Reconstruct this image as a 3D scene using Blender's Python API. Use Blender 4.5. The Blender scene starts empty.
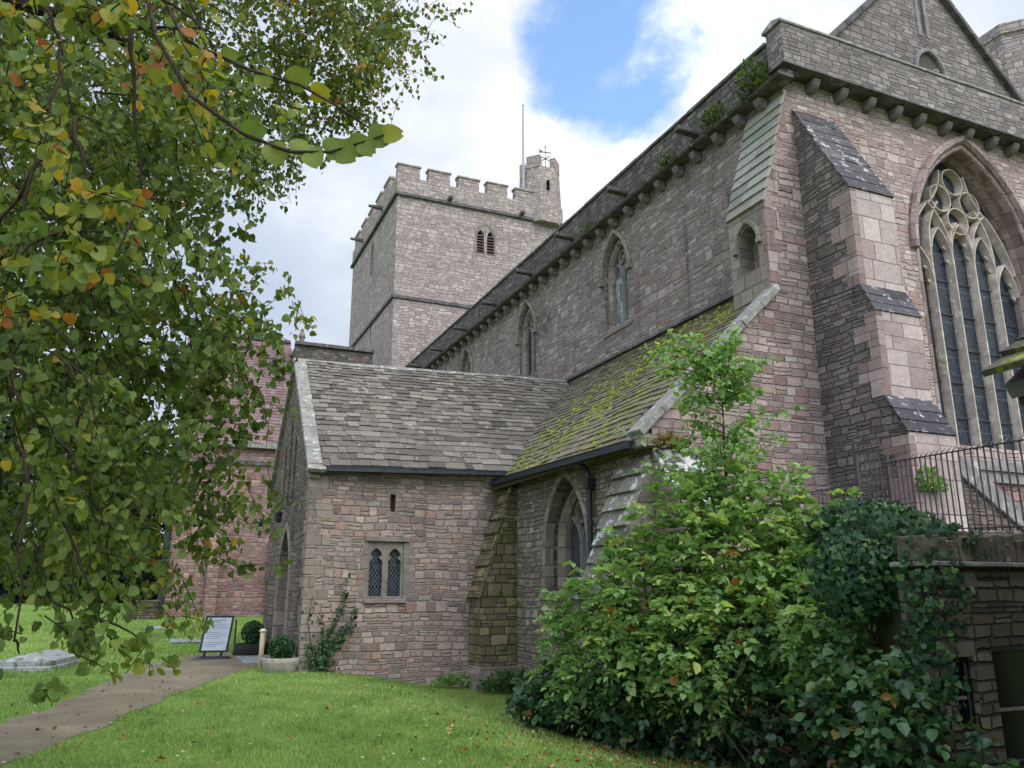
import bpy, math, random
import numpy as np
from mathutils import Vector
from mathutils.geometry import tessellate_polygon
SC = bpy.context.scene
COL = SC.collection
R = math.radians
random.seed(11)
RNG = np.random.default_rng(11)

# ------------------------------------------------------------------ camera, sky, sun, exposure
cam = bpy.data.cameras.new('camera')
cam.sensor_width = 36.0
cam.lens = 800.0 / 1024.0 * 36.0
cam.clip_start = 0.05
cam.clip_end = 3000
camo = bpy.data.objects.new('camera', cam)
COL.objects.link(camo)
camo.location = (0, 0, 1.6)
camo.rotation_euler = (R(90 + 14.64), 0, R(-23.4))
SC.camera = camo

SUN_AZ = math.atan2(0.42, -0.85)      # from +y towards +x
SUN_EL = R(46)
world = bpy.data.worlds.new('World')
SC.world = world
world.use_nodes = True
wn = world.node_tree
for n in list(wn.nodes):
    wn.nodes.remove(n)


class NB:
    """small node-tree writer"""
    def __init__(self, nt):
        self.nt = nt

    def n(self, typ, ins=None, **kw):
        nd = self.nt.nodes.new(typ)
        for k, v in kw.items():
            setattr(nd, k, v)
        if ins:
            for k, v in ins.items():
                self.put(nd.inputs[k], v)
        return nd

    def put(self, sock, v):
        if isinstance(v, bpy.types.NodeSocket):
            self.nt.links.new(v, sock)
        elif v is not None:
            sock.default_value = v

    def m(self, op, a, b=None, c=None, clamp=False):
        nd = self.nt.nodes.new('ShaderNodeMath')
        nd.operation = op
        nd.use_clamp = clamp
        for i, v in enumerate((a, b, c)):
            if v is not None:
                self.put(nd.inputs[i], v)
        return nd.outputs[0]

    def mr(self, v, a, b, c=0.0, d=1.0, smooth=True):
        nd = self.nt.nodes.new('ShaderNodeMapRange')
        nd.interpolation_type = 'SMOOTHSTEP' if smooth else 'LINEAR'
        for i, x in enumerate((v, a, b, c, d)):
            self.put(nd.inputs[i], x)
        return nd.outputs[0]

    def mix(self, f, a, b, blend='MIX'):
        nd = self.nt.nodes.new('ShaderNodeMix')
        nd.data_type = 'RGBA'
        nd.blend_type = blend
        self.put(nd.inputs[0], f)
        self.put(nd.inputs[6], a)
        self.put(nd.inputs[7], b)
        return nd.outputs[2]

    def noise(self, vec, scale, detail=2.0, rough=0.5, dim='3D', w=None):
        nd = self.nt.nodes.new('ShaderNodeTexNoise')
        nd.noise_dimensions = dim
        if vec is not None and dim != '1D':
            self.put(nd.inputs['Vector'], vec)
        if w is not None:
            self.put(nd.inputs['W'], w)
        nd.inputs['Scale'].default_value = scale
        nd.inputs['Detail'].default_value = detail
        nd.inputs['Roughness'].default_value = rough
        return nd.outputs[0], nd.outputs[1]

    def xyz(self, x=0.0, y=0.0, z=0.0):
        nd = self.nt.nodes.new('ShaderNodeCombineXYZ')
        for i, v in enumerate((x, y, z)):
            self.put(nd.inputs[i], v)
        return nd.outputs[0]

    def sep(self, v):
        nd = self.nt.nodes.new('ShaderNodeSeparateXYZ')
        self.put(nd.inputs[0], v)
        return nd.outputs

    def ramp(self, f, stops, interp='LINEAR'):
        nd = self.nt.nodes.new('ShaderNodeValToRGB')
        cr = nd.color_ramp
        cr.interpolation = interp
        while len(cr.elements) < len(stops):
            cr.elements.new(0.5)
        for e, (p, c) in zip(cr.elements, stops):
            e.position = p
            e.color = c
        self.put(nd.inputs[0], f)
        return nd.outputs[0]

    def dot(self, a, b):
        nd = self.nt.nodes.new('ShaderNodeVectorMath')
        nd.operation = 'DOT_PRODUCT'
        self.put(nd.inputs[0], a)
        self.put(nd.inputs[1], b)
        return nd.outputs['Value']


def hx(s, k=1.0):
    s = s.lstrip('#')
    o = []
    for i in (0, 2, 4):
        c = int(s[i:i + 2], 16) / 255
        o.append((c / 12.92 if c <= 0.04045 else ((c + 0.055) / 1.055) ** 2.4) * k)
    return (o[0], o[1], o[2], 1.0)


w = NB(wn)
sky = w.n('ShaderNodeTexSky', sky_type='NISHITA', sun_disc=False)
sky.sun_elevation = SUN_EL
sky.sun_rotation = SUN_AZ
sky.air_density = 1.0
sky.dust_density = 0.6
dirv = w.n('ShaderNodeTexCoord').outputs['Generated']
dz = w.m('ADD', w.m('MAXIMUM', w.sep(dirv)[2], 0.0), 0.35)
dx = w.m('DIVIDE', w.sep(dirv)[0], dz)
dy = w.m('DIVIDE', w.sep(dirv)[1], dz)
pv = w.xyz(dx, dy, 0.0)
nA = w.noise(pv, 2.3, 9.0, 0.60)[0]
nD = w.noise(w.xyz(w.m('ADD', dx, 9.1), w.m('MULTIPLY', dy, 0.75), 2.0), 5.5, 6.0, 0.62)[0]
nB = w.noise(w.xyz(w.m('ADD', dx, 4.3), w.m('ADD', dy, 1.7), 0.0), 3.4, 7.0, 0.58)[0]
nC = w.noise(w.xyz(dx, dy, 3.0), 1.0, 3.0, 0.5)[0]
# the ragged break in the cloud deck above the tower: cover thins towards this direction
hole = w.mr(w.dot(dirv, (0.409, 0.682, 0.606)), 0.9890, 0.9994)
cover = w.m('ADD', w.m('ADD', w.m('MULTIPLY', nA, 2.6), w.m('MULTIPLY', nD, 2.2)), w.m('ADD', w.m('MULTIPLY', hole, -0.78), w.m('ADD', -1.34, w.mr(w.sep(dirv)[2], 0.56, 0.40, 0.0, 0.6))))
cmask = w.m('MAXIMUM', w.mr(cover, 0.10, 0.80), w.m('MULTIPLY', w.mr(w.m('ADD', nD, w.m('MULTIPLY', nB, 0.6)), 0.72, 1.02), 0.85))
warm = w.mr(w.dot(dirv, (0.44, 0.64, 0.63)), 0.84, 0.985)
shade = w.m('ADD', w.m('MULTIPLY', w.m('SUBTRACT', nB, 0.5), 1.4), w.m('SUBTRACT', w.m('MULTIPLY', warm, 0.66), 0.10))
shade = w.m('ADD', shade, w.m('MULTIPLY', w.m('SUBTRACT', nC, 0.5), 0.6))
ccol = w.ramp(w.mr(shade, -0.15, 0.75, 0.0, 1.0, False), [(0.0, (3.1, 3.55, 4.4, 1)), (0.35, (3.8, 4.2, 4.95, 1)), (0.7, (5.0, 5.3, 5.7, 1)), (1.0, (8.0, 8.0, 7.9, 1))])
skyc = w.mix(1.0, sky.outputs[0], (1.75, 1.9, 1.95, 1.0), 'MULTIPLY')
skyv = w.mix(cmask, skyc, ccol)
# added fill: unseen sky overhead and behind the camera brightened for the shaded walls
sky_fill = w.m('ADD', 1.0, w.m('MULTIPLY', w.mr(w.dot(dirv, (-0.25, -0.55, 0.80)), 0.10, 0.95), 2.1))
skyv = w.mix(1.0, skyv, w.xyz(sky_fill, sky_fill, sky_fill), 'MULTIPLY')
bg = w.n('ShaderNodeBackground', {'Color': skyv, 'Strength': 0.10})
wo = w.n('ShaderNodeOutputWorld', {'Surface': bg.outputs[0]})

sun = bpy.data.lights.new('sun', 'SUN')
sun.energy = 1.2
sun.angle = R(40)
sun.color = (1.0, 0.96, 0.90)
suno = bpy.data.objects.new('sun', sun)
COL.objects.link(suno)
sd = Vector((math.sin(SUN_AZ) * math.cos(SUN_EL), math.cos(SUN_AZ) * math.cos(SUN_EL), math.sin(SUN_EL)))
suno.rotation_euler = sd.to_track_quat('Z', 'Y').to_euler()
SC.view_settings.view_transform = 'Standard'
SC.view_settings.look = 'None'
SC.view_settings.gamma = 1.0
SC.view_settings.use_curve_mapping = False
SC.view_settings.exposure = 0.92
SC.cycles.max_bounces = 5
SC.cycles.transparent_max_bounces = 4


# ------------------------------------------------------------------ mesh helpers
def V3(*a):
    return np.array(a, float)


def unit(v):
    v = np.asarray(v, float)
    return v / (np.linalg.norm(v) + 1e-12)


ROOT = {}


def tag(o, label=None, cat=None, group=None, kind=None):
    if label: o['label'] = label
    if cat: o['category'] = cat
    if group: o['group'] = group
    if kind: o['kind'] = kind
    return o


def thing(name, label, cat, loc=(0, 0, 0), group=None):
    o = bpy.data.objects.new(name, None)
    o.empty_display_size = 0.2
    COL.objects.link(o)
    o.location = loc
    return tag(o, label, cat, group)


def base_of(p):
    b = Vector((0, 0, 0))
    while p is not None:
        b += p.location
        p = p.parent
    return np.array(b)


class MB:
    def __init__(self):
        self.v = []
        self.f = []
        self.r = []
        self.uv = {}

    def add(self, vs, fs, rnd=0.5, uvs=None):
        o = len(self.v)
        self.v.extend([tuple(map(float, p)) for p in vs])
        for i, f in enumerate(fs):
            if uvs is not None:
                self.uv[len(self.f)] = uvs[i]
            self.f.append([o + j for j in f])
            self.r.append(rnd)

    def box(self, a, b, rnd=0.5, jit=0.0):
        a = [min(p, q) for p, q in zip(a, b)] if False else list(a)
        x0, x1 = sorted((a[0], b[0])); y0, y1 = sorted((a[1], b[1])); z0, z1 = sorted((a[2], b[2]))
        vs = [(x0, y0, z0), (x1, y0, z0), (x1, y1, z0), (x0, y1, z0), (x0, y0, z1), (x1, y0, z1), (x1, y1, z1), (x0, y1, z1)]
        if jit:
            vs = [tuple(c + random.uniform(-jit, jit) for c in p) for p in vs]
        self.add(vs, [(0, 3, 2, 1), (4, 5, 6, 7), (0, 1, 5, 4), (1, 2, 6, 5), (2, 3, 7, 6), (3, 0, 4, 7)], rnd)

    def obox(self, c, ax, ay, az, rnd=0.5):
        """box round centre c with half-axis vectors"""
        c, ax, ay, az = (np.asarray(t, float) for t in (c, ax, ay, az))
        vs = [c + sx * ax + sy * ay + sz * az for sz in (-1, 1) for sx, sy in ((-1, -1), (1, -1), (1, 1), (-1, 1))]
        self.add(vs, [(0, 3, 2, 1), (4, 5, 6, 7), (0, 1, 5, 4), (1, 2, 6, 5), (2, 3, 7, 6), (3, 0, 4, 7)], rnd)

    def bar(self, p, q, w, h, up=(0, 0, 1), rnd=0.5):
        p = np.asarray(p, float); q = np.asarray(q, float)
        d = unit(q - p); s = np.cross(d, up)
        if np.linalg.norm(s) < 1e-6: s = np.cross(d, (1, 0, 0))
        s = unit(s); u = np.cross(s, d)
        self.obox((p + q) / 2, (q - p) / 2, s * w / 2, u * h / 2, rnd)

    def prism(self, poly, O, U, W, E, rnd=0.5):
        """2D polygon in frame (O;U,W) swept along vector E"""
        O, U, W, E = (np.asarray(t, float) for t in (O, U, W, E))
        n = len(poly)
        lo = [O + U * a + W * b for a, b in poly]
        hi = [p + E for p in lo]
        area = sum(poly[i][0] * poly[(i + 1) % n][1] - poly[(i + 1) % n][0] * poly[i][1] for i in range(n))
        flip = (area > 0) == (np.dot(np.cross(U, W), E) > 0)
        fs = [list(range(n))[::-1] if flip else list(range(n)), [n + i for i in range(n)] if flip else [n + i for i in range(n)][::-1]]
        for i in range(n):
            j = (i + 1) % n
            fs.append([i, j, n + j, n + i] if flip else [i, n + i, n + j, j])
        self.add(lo + hi, fs, rnd)

    def tube(self, path, rad, sides=6, cap=True, rnd=0.5):
        P = [np.asarray(p, float) for p in path]
        n = len(P)
        if not hasattr(rad, '__len__'): rad = [rad] * n
        vs = []
        ref = V3(0.31, 0.17, 0.93)
        for i in range(n):
            d = unit(P[min(i + 1, n - 1)] - P[max(i - 1, 0)])
            s = np.cross(d, ref)
            if np.linalg.norm(s) < 0.1: s = np.cross(d, V3(1, 0, 0))
            s = unit(s); t = np.cross(d, s)
            for k in range(sides):
                a = 2 * math.pi * k / sides
                vs.append(P[i] + (s * math.cos(a) + t * math.sin(a)) * rad[i])
        fs = []
        for i in range(n - 1):
            for k in range(sides):
                k2 = (k + 1) % sides
                fs.append((i * sides + k, i * sides + k2, (i + 1) * sides + k2, (i + 1) * sides + k))
        if cap:
            fs.append(tuple(range(sides))[::-1])
            fs.append(tuple((n - 1) * sides + k for k in range(sides)))
        self.add(vs, fs, rnd)

    def lathe(self, c, prof, sides=20, a0=0.0):
        c = np.asarray(c, float)
        vs = []
        for r, z in prof:
            for k in range(sides):
                a = a0 + 2 * math.pi * k / sides
                vs.append(c + V3(r * math.cos(a), r * math.sin(a), z))
        fs = []
        for i in range(len(prof) - 1):
            for k in range(sides):
                k2 = (k + 1) % sides
                fs.append((i * sides + k, i * sides + k2, (i + 1) * sides + k2, (i + 1) * sides + k))
        fs.append(tuple(range(sides))[::-1])
        fs.append(tuple((len(prof) - 1) * sides + k for k in range(sides)))
        self.add(vs, fs)

    def wall(self, O, U, W, N, outer, holes=(), depth=0.3, depths=None):
        """flat wall face with real openings whose reveals run back into the wall"""
        O, U, W, N = (np.asarray(t, float) for t in (O, U, W, N))
        loops = [outer] + list(holes)
        flat = [p for l in loops for p in l]
        tris = tessellate_polygon([[Vector((p[0], p[1], 0)) for p in l] for l in loops])
        pts = [O + U * a + W * b for a, b in flat]
        fs = []
        for t in tris:
            a, b, c = (pts[i] for i in t)
            fs.append(list(t) if np.dot(np.cross(b - a, c - a), N) > 0 else list(t)[::-1])
        self.add(pts, fs)
        for h, hl in enumerate(holes):
            d = depths[h] if depths else depth
            n = len(hl)
            f = [O + U * a + W * b for a, b in hl]
            g = [p - N * d for p in f]
            cen = sum(f) / n
            q = []
            for i in range(n):
                j = (i + 1) % n
                mid = (f[i] + f[j]) / 2
                nn = np.cross(f[j] - f[i], -N)
                q.append([i, j, n + j, n + i] if np.dot(nn, cen - mid) > 0 else [i, n + i, n + j, j])
            self.add(f + g, q)

    def ribbon(self, pts, O, U, W, N, w, n0, n1, wf=None, nm=None, closed=False):
        """stone bar with a chamfered section following a 2D path in the plane of a window"""
        O, U, W, N = (np.asarray(t, float) for t in (O, U, W, N))
        if wf is None: wf = w
        if nm is None: nm = n1
        P = [np.array(p, float) for p in pts]
        n = len(P)
        sec = [(-w / 2, n0), (-w / 2, nm), (-wf / 2, n1), (wf / 2, n1), (w / 2, nm), (w / 2, n0)]
        vs = []
        for i in range(n):
            if closed:
                a, b = P[i] - P[i - 1], P[(i + 1) % n] - P[i]
            else:
                a = P[i] - P[max(i - 1, 0)]; b = P[min(i + 1, n - 1)] - P[i]
                if i == 0: a = b
                if i == n - 1: b = a
            a = a / (np.linalg.norm(a) + 1e-9); b = b / (np.linalg.norm(b) + 1e-9)
            t = a + b; t = t / (np.linalg.norm(t) + 1e-9)
            nr = np.array((-t[1], t[0]))
            k = 1.0 / max(0.5, abs(np.dot(nr, np.array((-b[1], b[0])))))
            for o_, d in sec:
                q = P[i] + nr * o_ * k
                vs.append(O + U * q[0] + W * q[1] + N * d)
        m = len(sec)
        fs = []
        for i in range(n if closed else n - 1):
            i2 = (i + 1) % n
            for k in range(m):
                k2 = (k + 1) % m
                fs.append((i * m + k, i * m + k2, i2 * m + k2, i2 * m + k))
        if not closed:
            fs.append(tuple(range(m))); fs.append(tuple((n - 1) * m + k for k in range(m))[::-1])
        if np.dot(np.cross(U, W), N) > 0:
            fs = [tuple(reversed(f)) for f in fs]
        self.add(vs, fs)

    def build(self, name, mat, parent=None, smooth=False, rnd=False, bevel=0):
        off = base_of(parent) if parent is not None else V3(0, 0, 0)
        V = np.array(self.v, float).reshape(-1, 3)
        me = bpy.data.meshes.new(name)
        me.from_pydata([tuple(p) for p in V - off], [], self.f)
        uvl = me.uv_layers.new(name='UVMap')
        co = np.zeros(len(me.loops) * 2)
        k = 0
        for fi, f in enumerate(self.f):
            if fi in self.uv:
                for q in self.uv[fi]:
                    co[k] = q[0]; co[k + 1] = q[1]; k += 2
                continue
            P = V[f]
            nr = np.zeros(3)
            for i in range(len(f)):
                nr += np.cross(P[i], P[(i + 1) % len(f)])
            nr = nr / (np.linalg.norm(nr) + 1e-12)
            if abs(nr[2]) < 0.6:
                t = unit((-nr[1], nr[0], 0))
                for p in P:
                    co[k] = p @ t + (3.7 if abs(nr[0]) > abs(nr[1]) else 0); co[k + 1] = p[2]; k += 2
            else:
                t = unit((-nr[1], nr[0], 0)) if abs(nr[2]) < 0.985 else V3(1, 0, 0)
                b = np.cross(nr, t)
                for p in P:
                    co[k] = p @ t; co[k + 1] = p @ b; k += 2
        uvl.data.foreach_set('uv', co)
        if rnd:
            at = me.attributes.new('rnd', 'FLOAT', 'FACE')
            at.data.foreach_set('value', np.array(self.r, np.float32))
        if smooth:
            me.polygons.foreach_set('use_smooth', np.ones(len(me.polygons), bool))
        me.materials.append(mat)
        me.update()
        o = bpy.data.objects.new(name, me)
        COL.objects.link(o)
        if parent is not None: o.parent = parent
        if bevel:
            b = o.modifiers.new('bevel', 'BEVEL'); b.width = bevel; b.segments = 1; b.limit_method = 'ANGLE'
        return o


def raw_mesh(name, V, F, nv, mat, parent=None, rnd=None, smooth=False):
    """big meshes of equal faces straight from arrays"""
    off = base_of(parent) if parent is not None else V3(0, 0, 0)
    me = bpy.data.meshes.new(name)
    V = (np.asarray(V, np.float32) - off.astype(np.float32))
    F = np.asarray(F, np.int32)
    nf = len(F)
    me.vertices.add(len(V)); me.vertices.foreach_set('co', V.ravel())
    me.loops.add(nf * nv); me.loops.foreach_set('vertex_index', F.ravel())
    me.polygons.add(nf)
    me.polygons.foreach_set('loop_start', np.arange(nf, dtype=np.int32) * nv)
    me.polygons.foreach_set('loop_total', np.full(nf, nv, np.int32))
    if rnd is not None:
        at = me.attributes.new('rnd', 'FLOAT', 'FACE')
        at.data.foreach_set('value', np.asarray(rnd, np.float32))
    if smooth: me.polygons.foreach_set('use_smooth', np.ones(nf, bool))
    me.materials.append(mat)
    me.update(calc_edges=True)
    o = bpy.data.objects.new(name, me)
    COL.objects.link(o)
    if parent is not None: o.parent = parent
    return o


def rows(a):
    return a / (np.linalg.norm(a, axis=1, keepdims=True) + 1e-9)


BROAD = {'heart': [(0, 0), (-.07, .20), (.02, .38), (.22, .47), (.45, .42), (.68, .27), (.86, .11), (1, 0)], 'ivy': [(0, 0), (-.12, .18), (-.10, .40), (.12, .48), (.22, .34), (.42, .40), (.55, .22), (1, 0)]}
LEAF = {'heart': [(0, 0), (.12, .42), (.5, .40), (1, 0)], 'lance': [(0, 0), (.25, .22), (.6, .24), (1, 0)],
        'oval': [(0, 0), (.2, .34), (.65, .38), (1, 0)], 'ivy': [(0, 0), (.05, .5), (.5, .34), (1, 0)]}


def leaves(name, mat, parent, P, D, N, S, rnd, shape='heart', fold=0.14, curl=0.15):
    P = np.asarray(P, float); D = rows(np.asarray(D, float)); N = np.asarray(N, float)
    S = np.asarray(S, float)[:, None]
    T = rows(np.cross(N, D)); N = np.cross(D, T)
    b, l1, l2, t = LEAF[shape]
    n = len(P)
    def pt(a, s, u): return P + D * S * a + T * S * s + N * S * u
    Vs = np.stack([pt(0, 0, 0), pt(l1[0], -l1[1], fold), pt(l2[0], -l2[1], fold * .8), pt(1, 0, -curl), pt(l2[0], l2[1], fold * .8), pt(l1[0], l1[1], fold)], 1).reshape(-1, 3)
    k = np.arange(n)[:, None] * 6
    F = np.stack([k + [0, 1, 2, 3], k + [0, 3, 4, 5]], 1).reshape(-1, 4)
    return raw_mesh(name, Vs, F, 4, mat, parent, np.repeat(rnd, 2))


def broad_leaves(name, mat, parent, P, D, N, S, rnd, shape='heart', fold=0.10, curl=0.12):
    """leaves with a full outline, for those near enough to show it"""
    P = np.asarray(P, float); D = rows(np.asarray(D, float)); N = np.asarray(N, float)
    S = np.asarray(S, float)[:, None]
    T = rows(np.cross(N, D)); N = np.cross(D, T)
    out = BROAD[shape]; n = len(P); m_ = len(out)
    mid = [(0, 0), (.25, 0), (.5, 0), (.75, 0), (1, 0)]
    pts = []
    for s_ in (-1, 1):
        for a, q in out[1:-1]: pts.append((a, s_ * q, fold * q * 2 - curl * a * a + .03 * math.sin(9 * a + s_)))
    for a, q in mid: pts.append((a, 0, -curl * a * a))
    Vs = np.stack([P + D * S * a + T * S * q + N * S * u for a, q, u in pts], 1).reshape(-1, 3)
    k_ = m_ - 2; F = []
    for s_ in range(2):
        o = s_ * k_; c0 = 2 * k_
        quads = [(c0, o, o + 1, c0 + 1), (c0 + 1, o + 1, o + 2, c0 + 2), (c0 + 2, o + 2, o + 3, c0 + 3), (c0 + 3, o + 3, o + 4, o + 5), (c0 + 3, o + 5, c0 + 4, c0 + 4)]
        for q in quads: F.append(q[::-1] if s_ else q)
    F = [f for f in F if len(set(f)) == 4]
    F += [(2 * k_ + 3, 5, 2 * k_ + 4), (2 * k_ + 3, 2 * k_ + 4, k_ + 5)] if False else []
    A = np.array(F)
    nf = len(A)
    k = np.arange(n)[:, None, None] * len(pts)
    return raw_mesh(name, Vs, (A[None] + k).reshape(-1, 4), 4, mat, parent, np.repeat(rnd, nf))


# ------------------------------------------------------------------ materials
def new_mat(name):
    m = bpy.data.materials.new(name)
    m.use_nodes = True
    nt = m.node_tree
    for n in list(nt.nodes): nt.nodes.remove(n)
    return m, NB(nt)


def finish(b, color, rough=0.85, bump=None, dist=0.02, strength=0.8, spec=0.25, extra=None):
    p = b.n('ShaderNodeBsdfPrincipled', {'Base Color': color, 'Roughness': rough, 'Specular IOR Level': spec})
    if extra:
        for k, v in extra.items(): b.put(p.inputs[k], v)
    if bump is not None:
        bn = b.n('ShaderNodeBump', {'Height': bump, 'Distance': dist, 'Strength': strength})
        b.nt.links.new(bn.outputs[0], p.inputs['Normal'])
    b.n('ShaderNodeOutputMaterial', {'Surface': p.outputs[0]})
    return p


SAT = 0.62


def grey(c, s):
    y = .2126 * c[0] + .7152 * c[1] + .0722 * c[2]
    return tuple((y + (v - y) * s) * t for v, t in zip(c[:3], (1.045, 0.995, 0.935))) + (1.0,)


def stone(name, h, l, cols, mortar, mw=0.012, wob=0.03, split=0.45, dark=0.35, lichen=0.0, moss=0.0, darkcol='2b2626', streak=0.2, patch=None, bumpd=0.03, k=1.0, jit=0.38, sat=SAT):
    if wob > .01: h, l = h * 0.74, l * 0.72
    m, b = new_mat(name)
    uvn = b.n('ShaderNodeUVMap', uv_map='UVMap').outputs[0]
    u, v, _ = b.sep(uvn)
    obj = b.n('ShaderNodeNewGeometry').outputs['Position']
    n1 = b.noise(uvn, 0.8, 1.0)[0]
    nf = b.sep(b.noise(uvn, 6.5, 2.0)[1])
    nq = b.sep(b.noise(uvn, 17.0, 2.0)[1])
    v1 = b.m('ADD', b.m('ADD', b.m('ADD', v, b.m('MULTIPLY', b.m('SUBTRACT', nq[1], 0.5), wob * 0.9)), b.m('MULTIPLY', b.m('SUBTRACT', n1, 0.5), wob * 5)), b.m('MULTIPLY', b.m('SUBTRACT', nf[1], 0.5), wob * 1.2))
    u1 = b.m('ADD', b.m('ADD', u, b.m('MULTIPLY', b.m('SUBTRACT', nq[0], 0.5), wob * 1.1)), b.m('MULTIPLY', b.m('SUBTRACT', nf[0], 0.5), wob * 1.6))
    nv = b.noise(None, 1.25 * (0.17 / h), 0.0, 0.5, '1D', v1)[0]
    v2 = b.m('ADD', v1, b.m('MULTIPLY', nv, 2.2 * h))
    rv = b.m('DIVIDE', v2, h)
    row = b.m('FLOOR', rv); fv = b.m('FRACT', rv)
    rh = b.n('ShaderNodeTexWhiteNoise', {'W': row}, noise_dimensions='1D').outputs[0]
    nu = b.noise(b.xyz(b.m('MULTIPLY', u1, 1.0 / l * 0.55), b.m('MULTIPLY', row, 17.3), 0.0), 1.0, 0.0)[0]
    q = b.m('ADD', b.m('ADD', b.m('MULTIPLY', b.m('DIVIDE', u1, l), b.m('ADD', 0.75, b.m('MULTIPLY', rh, 0.5))), b.m('MULTIPLY', nu, 1.0)), b.m('MULTIPLY', rh, 31.0))
    col = b.m('FLOOR', q); fu = b.m('FRACT', q)
    split *= 0.62
    s = b.m('LESS_THAN', b.n('ShaderNodeTexWhiteNoise', {'Vector': b.xyz(col, row, 5.0)}, noise_dimensions='3D').outputs[0], split)
    kk = b.m('ADD', s, 1.0)
    fv_ = b.m('MULTIPLY', fv, kk)
    sub = b.m('FLOOR', fv_); fv2 = b.m('FRACT', fv_)
    hh = b.sep(b.n('ShaderNodeTexWhiteNoise', {'Vector': b.xyz(col, row, sub)}, noise_dimensions='3D').outputs[1])
    dv = b.m('DIVIDE', b.m('MULTIPLY', b.m('MINIMUM', fv2, b.m('SUBTRACT', 1.0, fv2)), h), kk)
    du = b.m('MULTIPLY', b.m('MINIMUM', fu, b.m('SUBTRACT', 1.0, fu)), l)
    d = b.m('SMOOTH_MIN', du, dv, 0.022 if wob > 0.01 else 0.005)
    mid = b.noise(uvn, 5.0, 3.0, 0.6)[0]
    mask = b.mr(b.m('ADD', d, b.m('MULTIPLY', b.m('SUBTRACT', mid, 0.5), mw * 2.6 if wob > .01 else 0.0)), mw * 0.25, mw * 1.3)
    stops = [(i / max(1, len(cols) - 1), grey(hx(c, k), sat)) for i, c in enumerate(cols)]
    sc = b.ramp(hh[0], stops)
    grain = b.noise(uvn, 16.0, 6.0, 0.72)[0]
    fine = b.noise(uvn, 48.0, 4.0, 0.7)[0]
    val = b.m('MULTIPLY', b.m('ADD', 1.0 - jit / 2, b.m('MULTIPLY', hh[1], jit)), b.m('ADD', -0.12, b.m('ADD', b.m('MULTIPLY', fine, 0.62), b.m('ADD', b.m('MULTIPLY', grain, 1.05), b.m('MULTIPLY', mid, 0.55)))))
    sc = b.mix(1.0, sc, b.xyz(val, val, val), 'MULTIPLY')
    mv = b.m('ADD', 0.55, b.m('MULTIPLY', grain, 0.9))
    c = b.mix(mask, b.mix(1.0, grey(hx(mortar, k * .92), sat), b.xyz(mv, mv, mv), 'MULTIPLY'), sc)
    if patch:
        pm = b.mr(b.noise(uvn, 0.55, 3.0, 0.6)[0], 0.48, 0.62)
        c = b.mix(b.m('MULTIPLY', pm, 0.55), c, b.mix(1.0, c, hx(patch), 'MULTIPLY'))
    st = b.mr(b.noise(uvn, 0.42, 5.0, 0.68)[0], 0.50, 0.72)
    c = b.mix(b.m('MULTIPLY', st, dark), c, hx(darkcol))
    if streak:
        sn = b.mr(b.noise(b.xyz(b.m('MULTIPLY', u, 2.2), b.m('MULTIPLY', v, 0.22), 0.0), 1.0, 4.0, 0.6)[0], 0.52, 0.75)
        c = b.mix(b.m('MULTIPLY', sn, streak), c, hx(darkcol))
    if lichen:
        ln = b.mr(b.noise(uvn, 3.0, 6.0, 0.72)[0], 0.60, 0.66)
        c = b.mix(b.m('MULTIPLY', ln, lichen), c, hx('b9b8ae'))
    if moss:
        mn = b.mr(b.noise(uvn, 1.1, 6.0, 0.7)[0], 0.50, 0.62)
        c = b.mix(b.m('MULTIPLY', mn, moss), c, hx('4c5526'))
    ht = b.m('ADD', b.m('MULTIPLY', mask, b.m('ADD', 0.6, b.m('MULTIPLY', hh[2], 0.4))), b.m('ADD', b.m('MULTIPLY', grain, 0.22), b.m('MULTIPLY', mid, 0.3)))
    finish(b, c, 0.92, ht, bumpd * 2.0, 1.0, 0.12)
    return m


def plain(name, c1, c2, rough=0.7, scale=8.0, spec=0.3, bump=0.004, metal=0.0, lich=None):
    m, b = new_mat(name)
    pos = b.n('ShaderNodeTexCoord').outputs['Object']
    nz = b.noise(pos, scale, 4.0, 0.62)[0]
    c = b.mix(b.mr(nz, 0.35, 0.65), hx(c1), hx(c2))
    if lich:
        ln = b.mr(b.noise(pos, 4.5, 6.0, 0.72)[0], lich[1], lich[1] + 0.05)
        c = b.mix(ln, c, hx(lich[0]))
    finish(b, c, rough, b.noise(pos, scale * 4, 3.0, 0.6)[0] if bump else None, bump, 0.7, spec, {'Metallic': metal})
    return m


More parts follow.
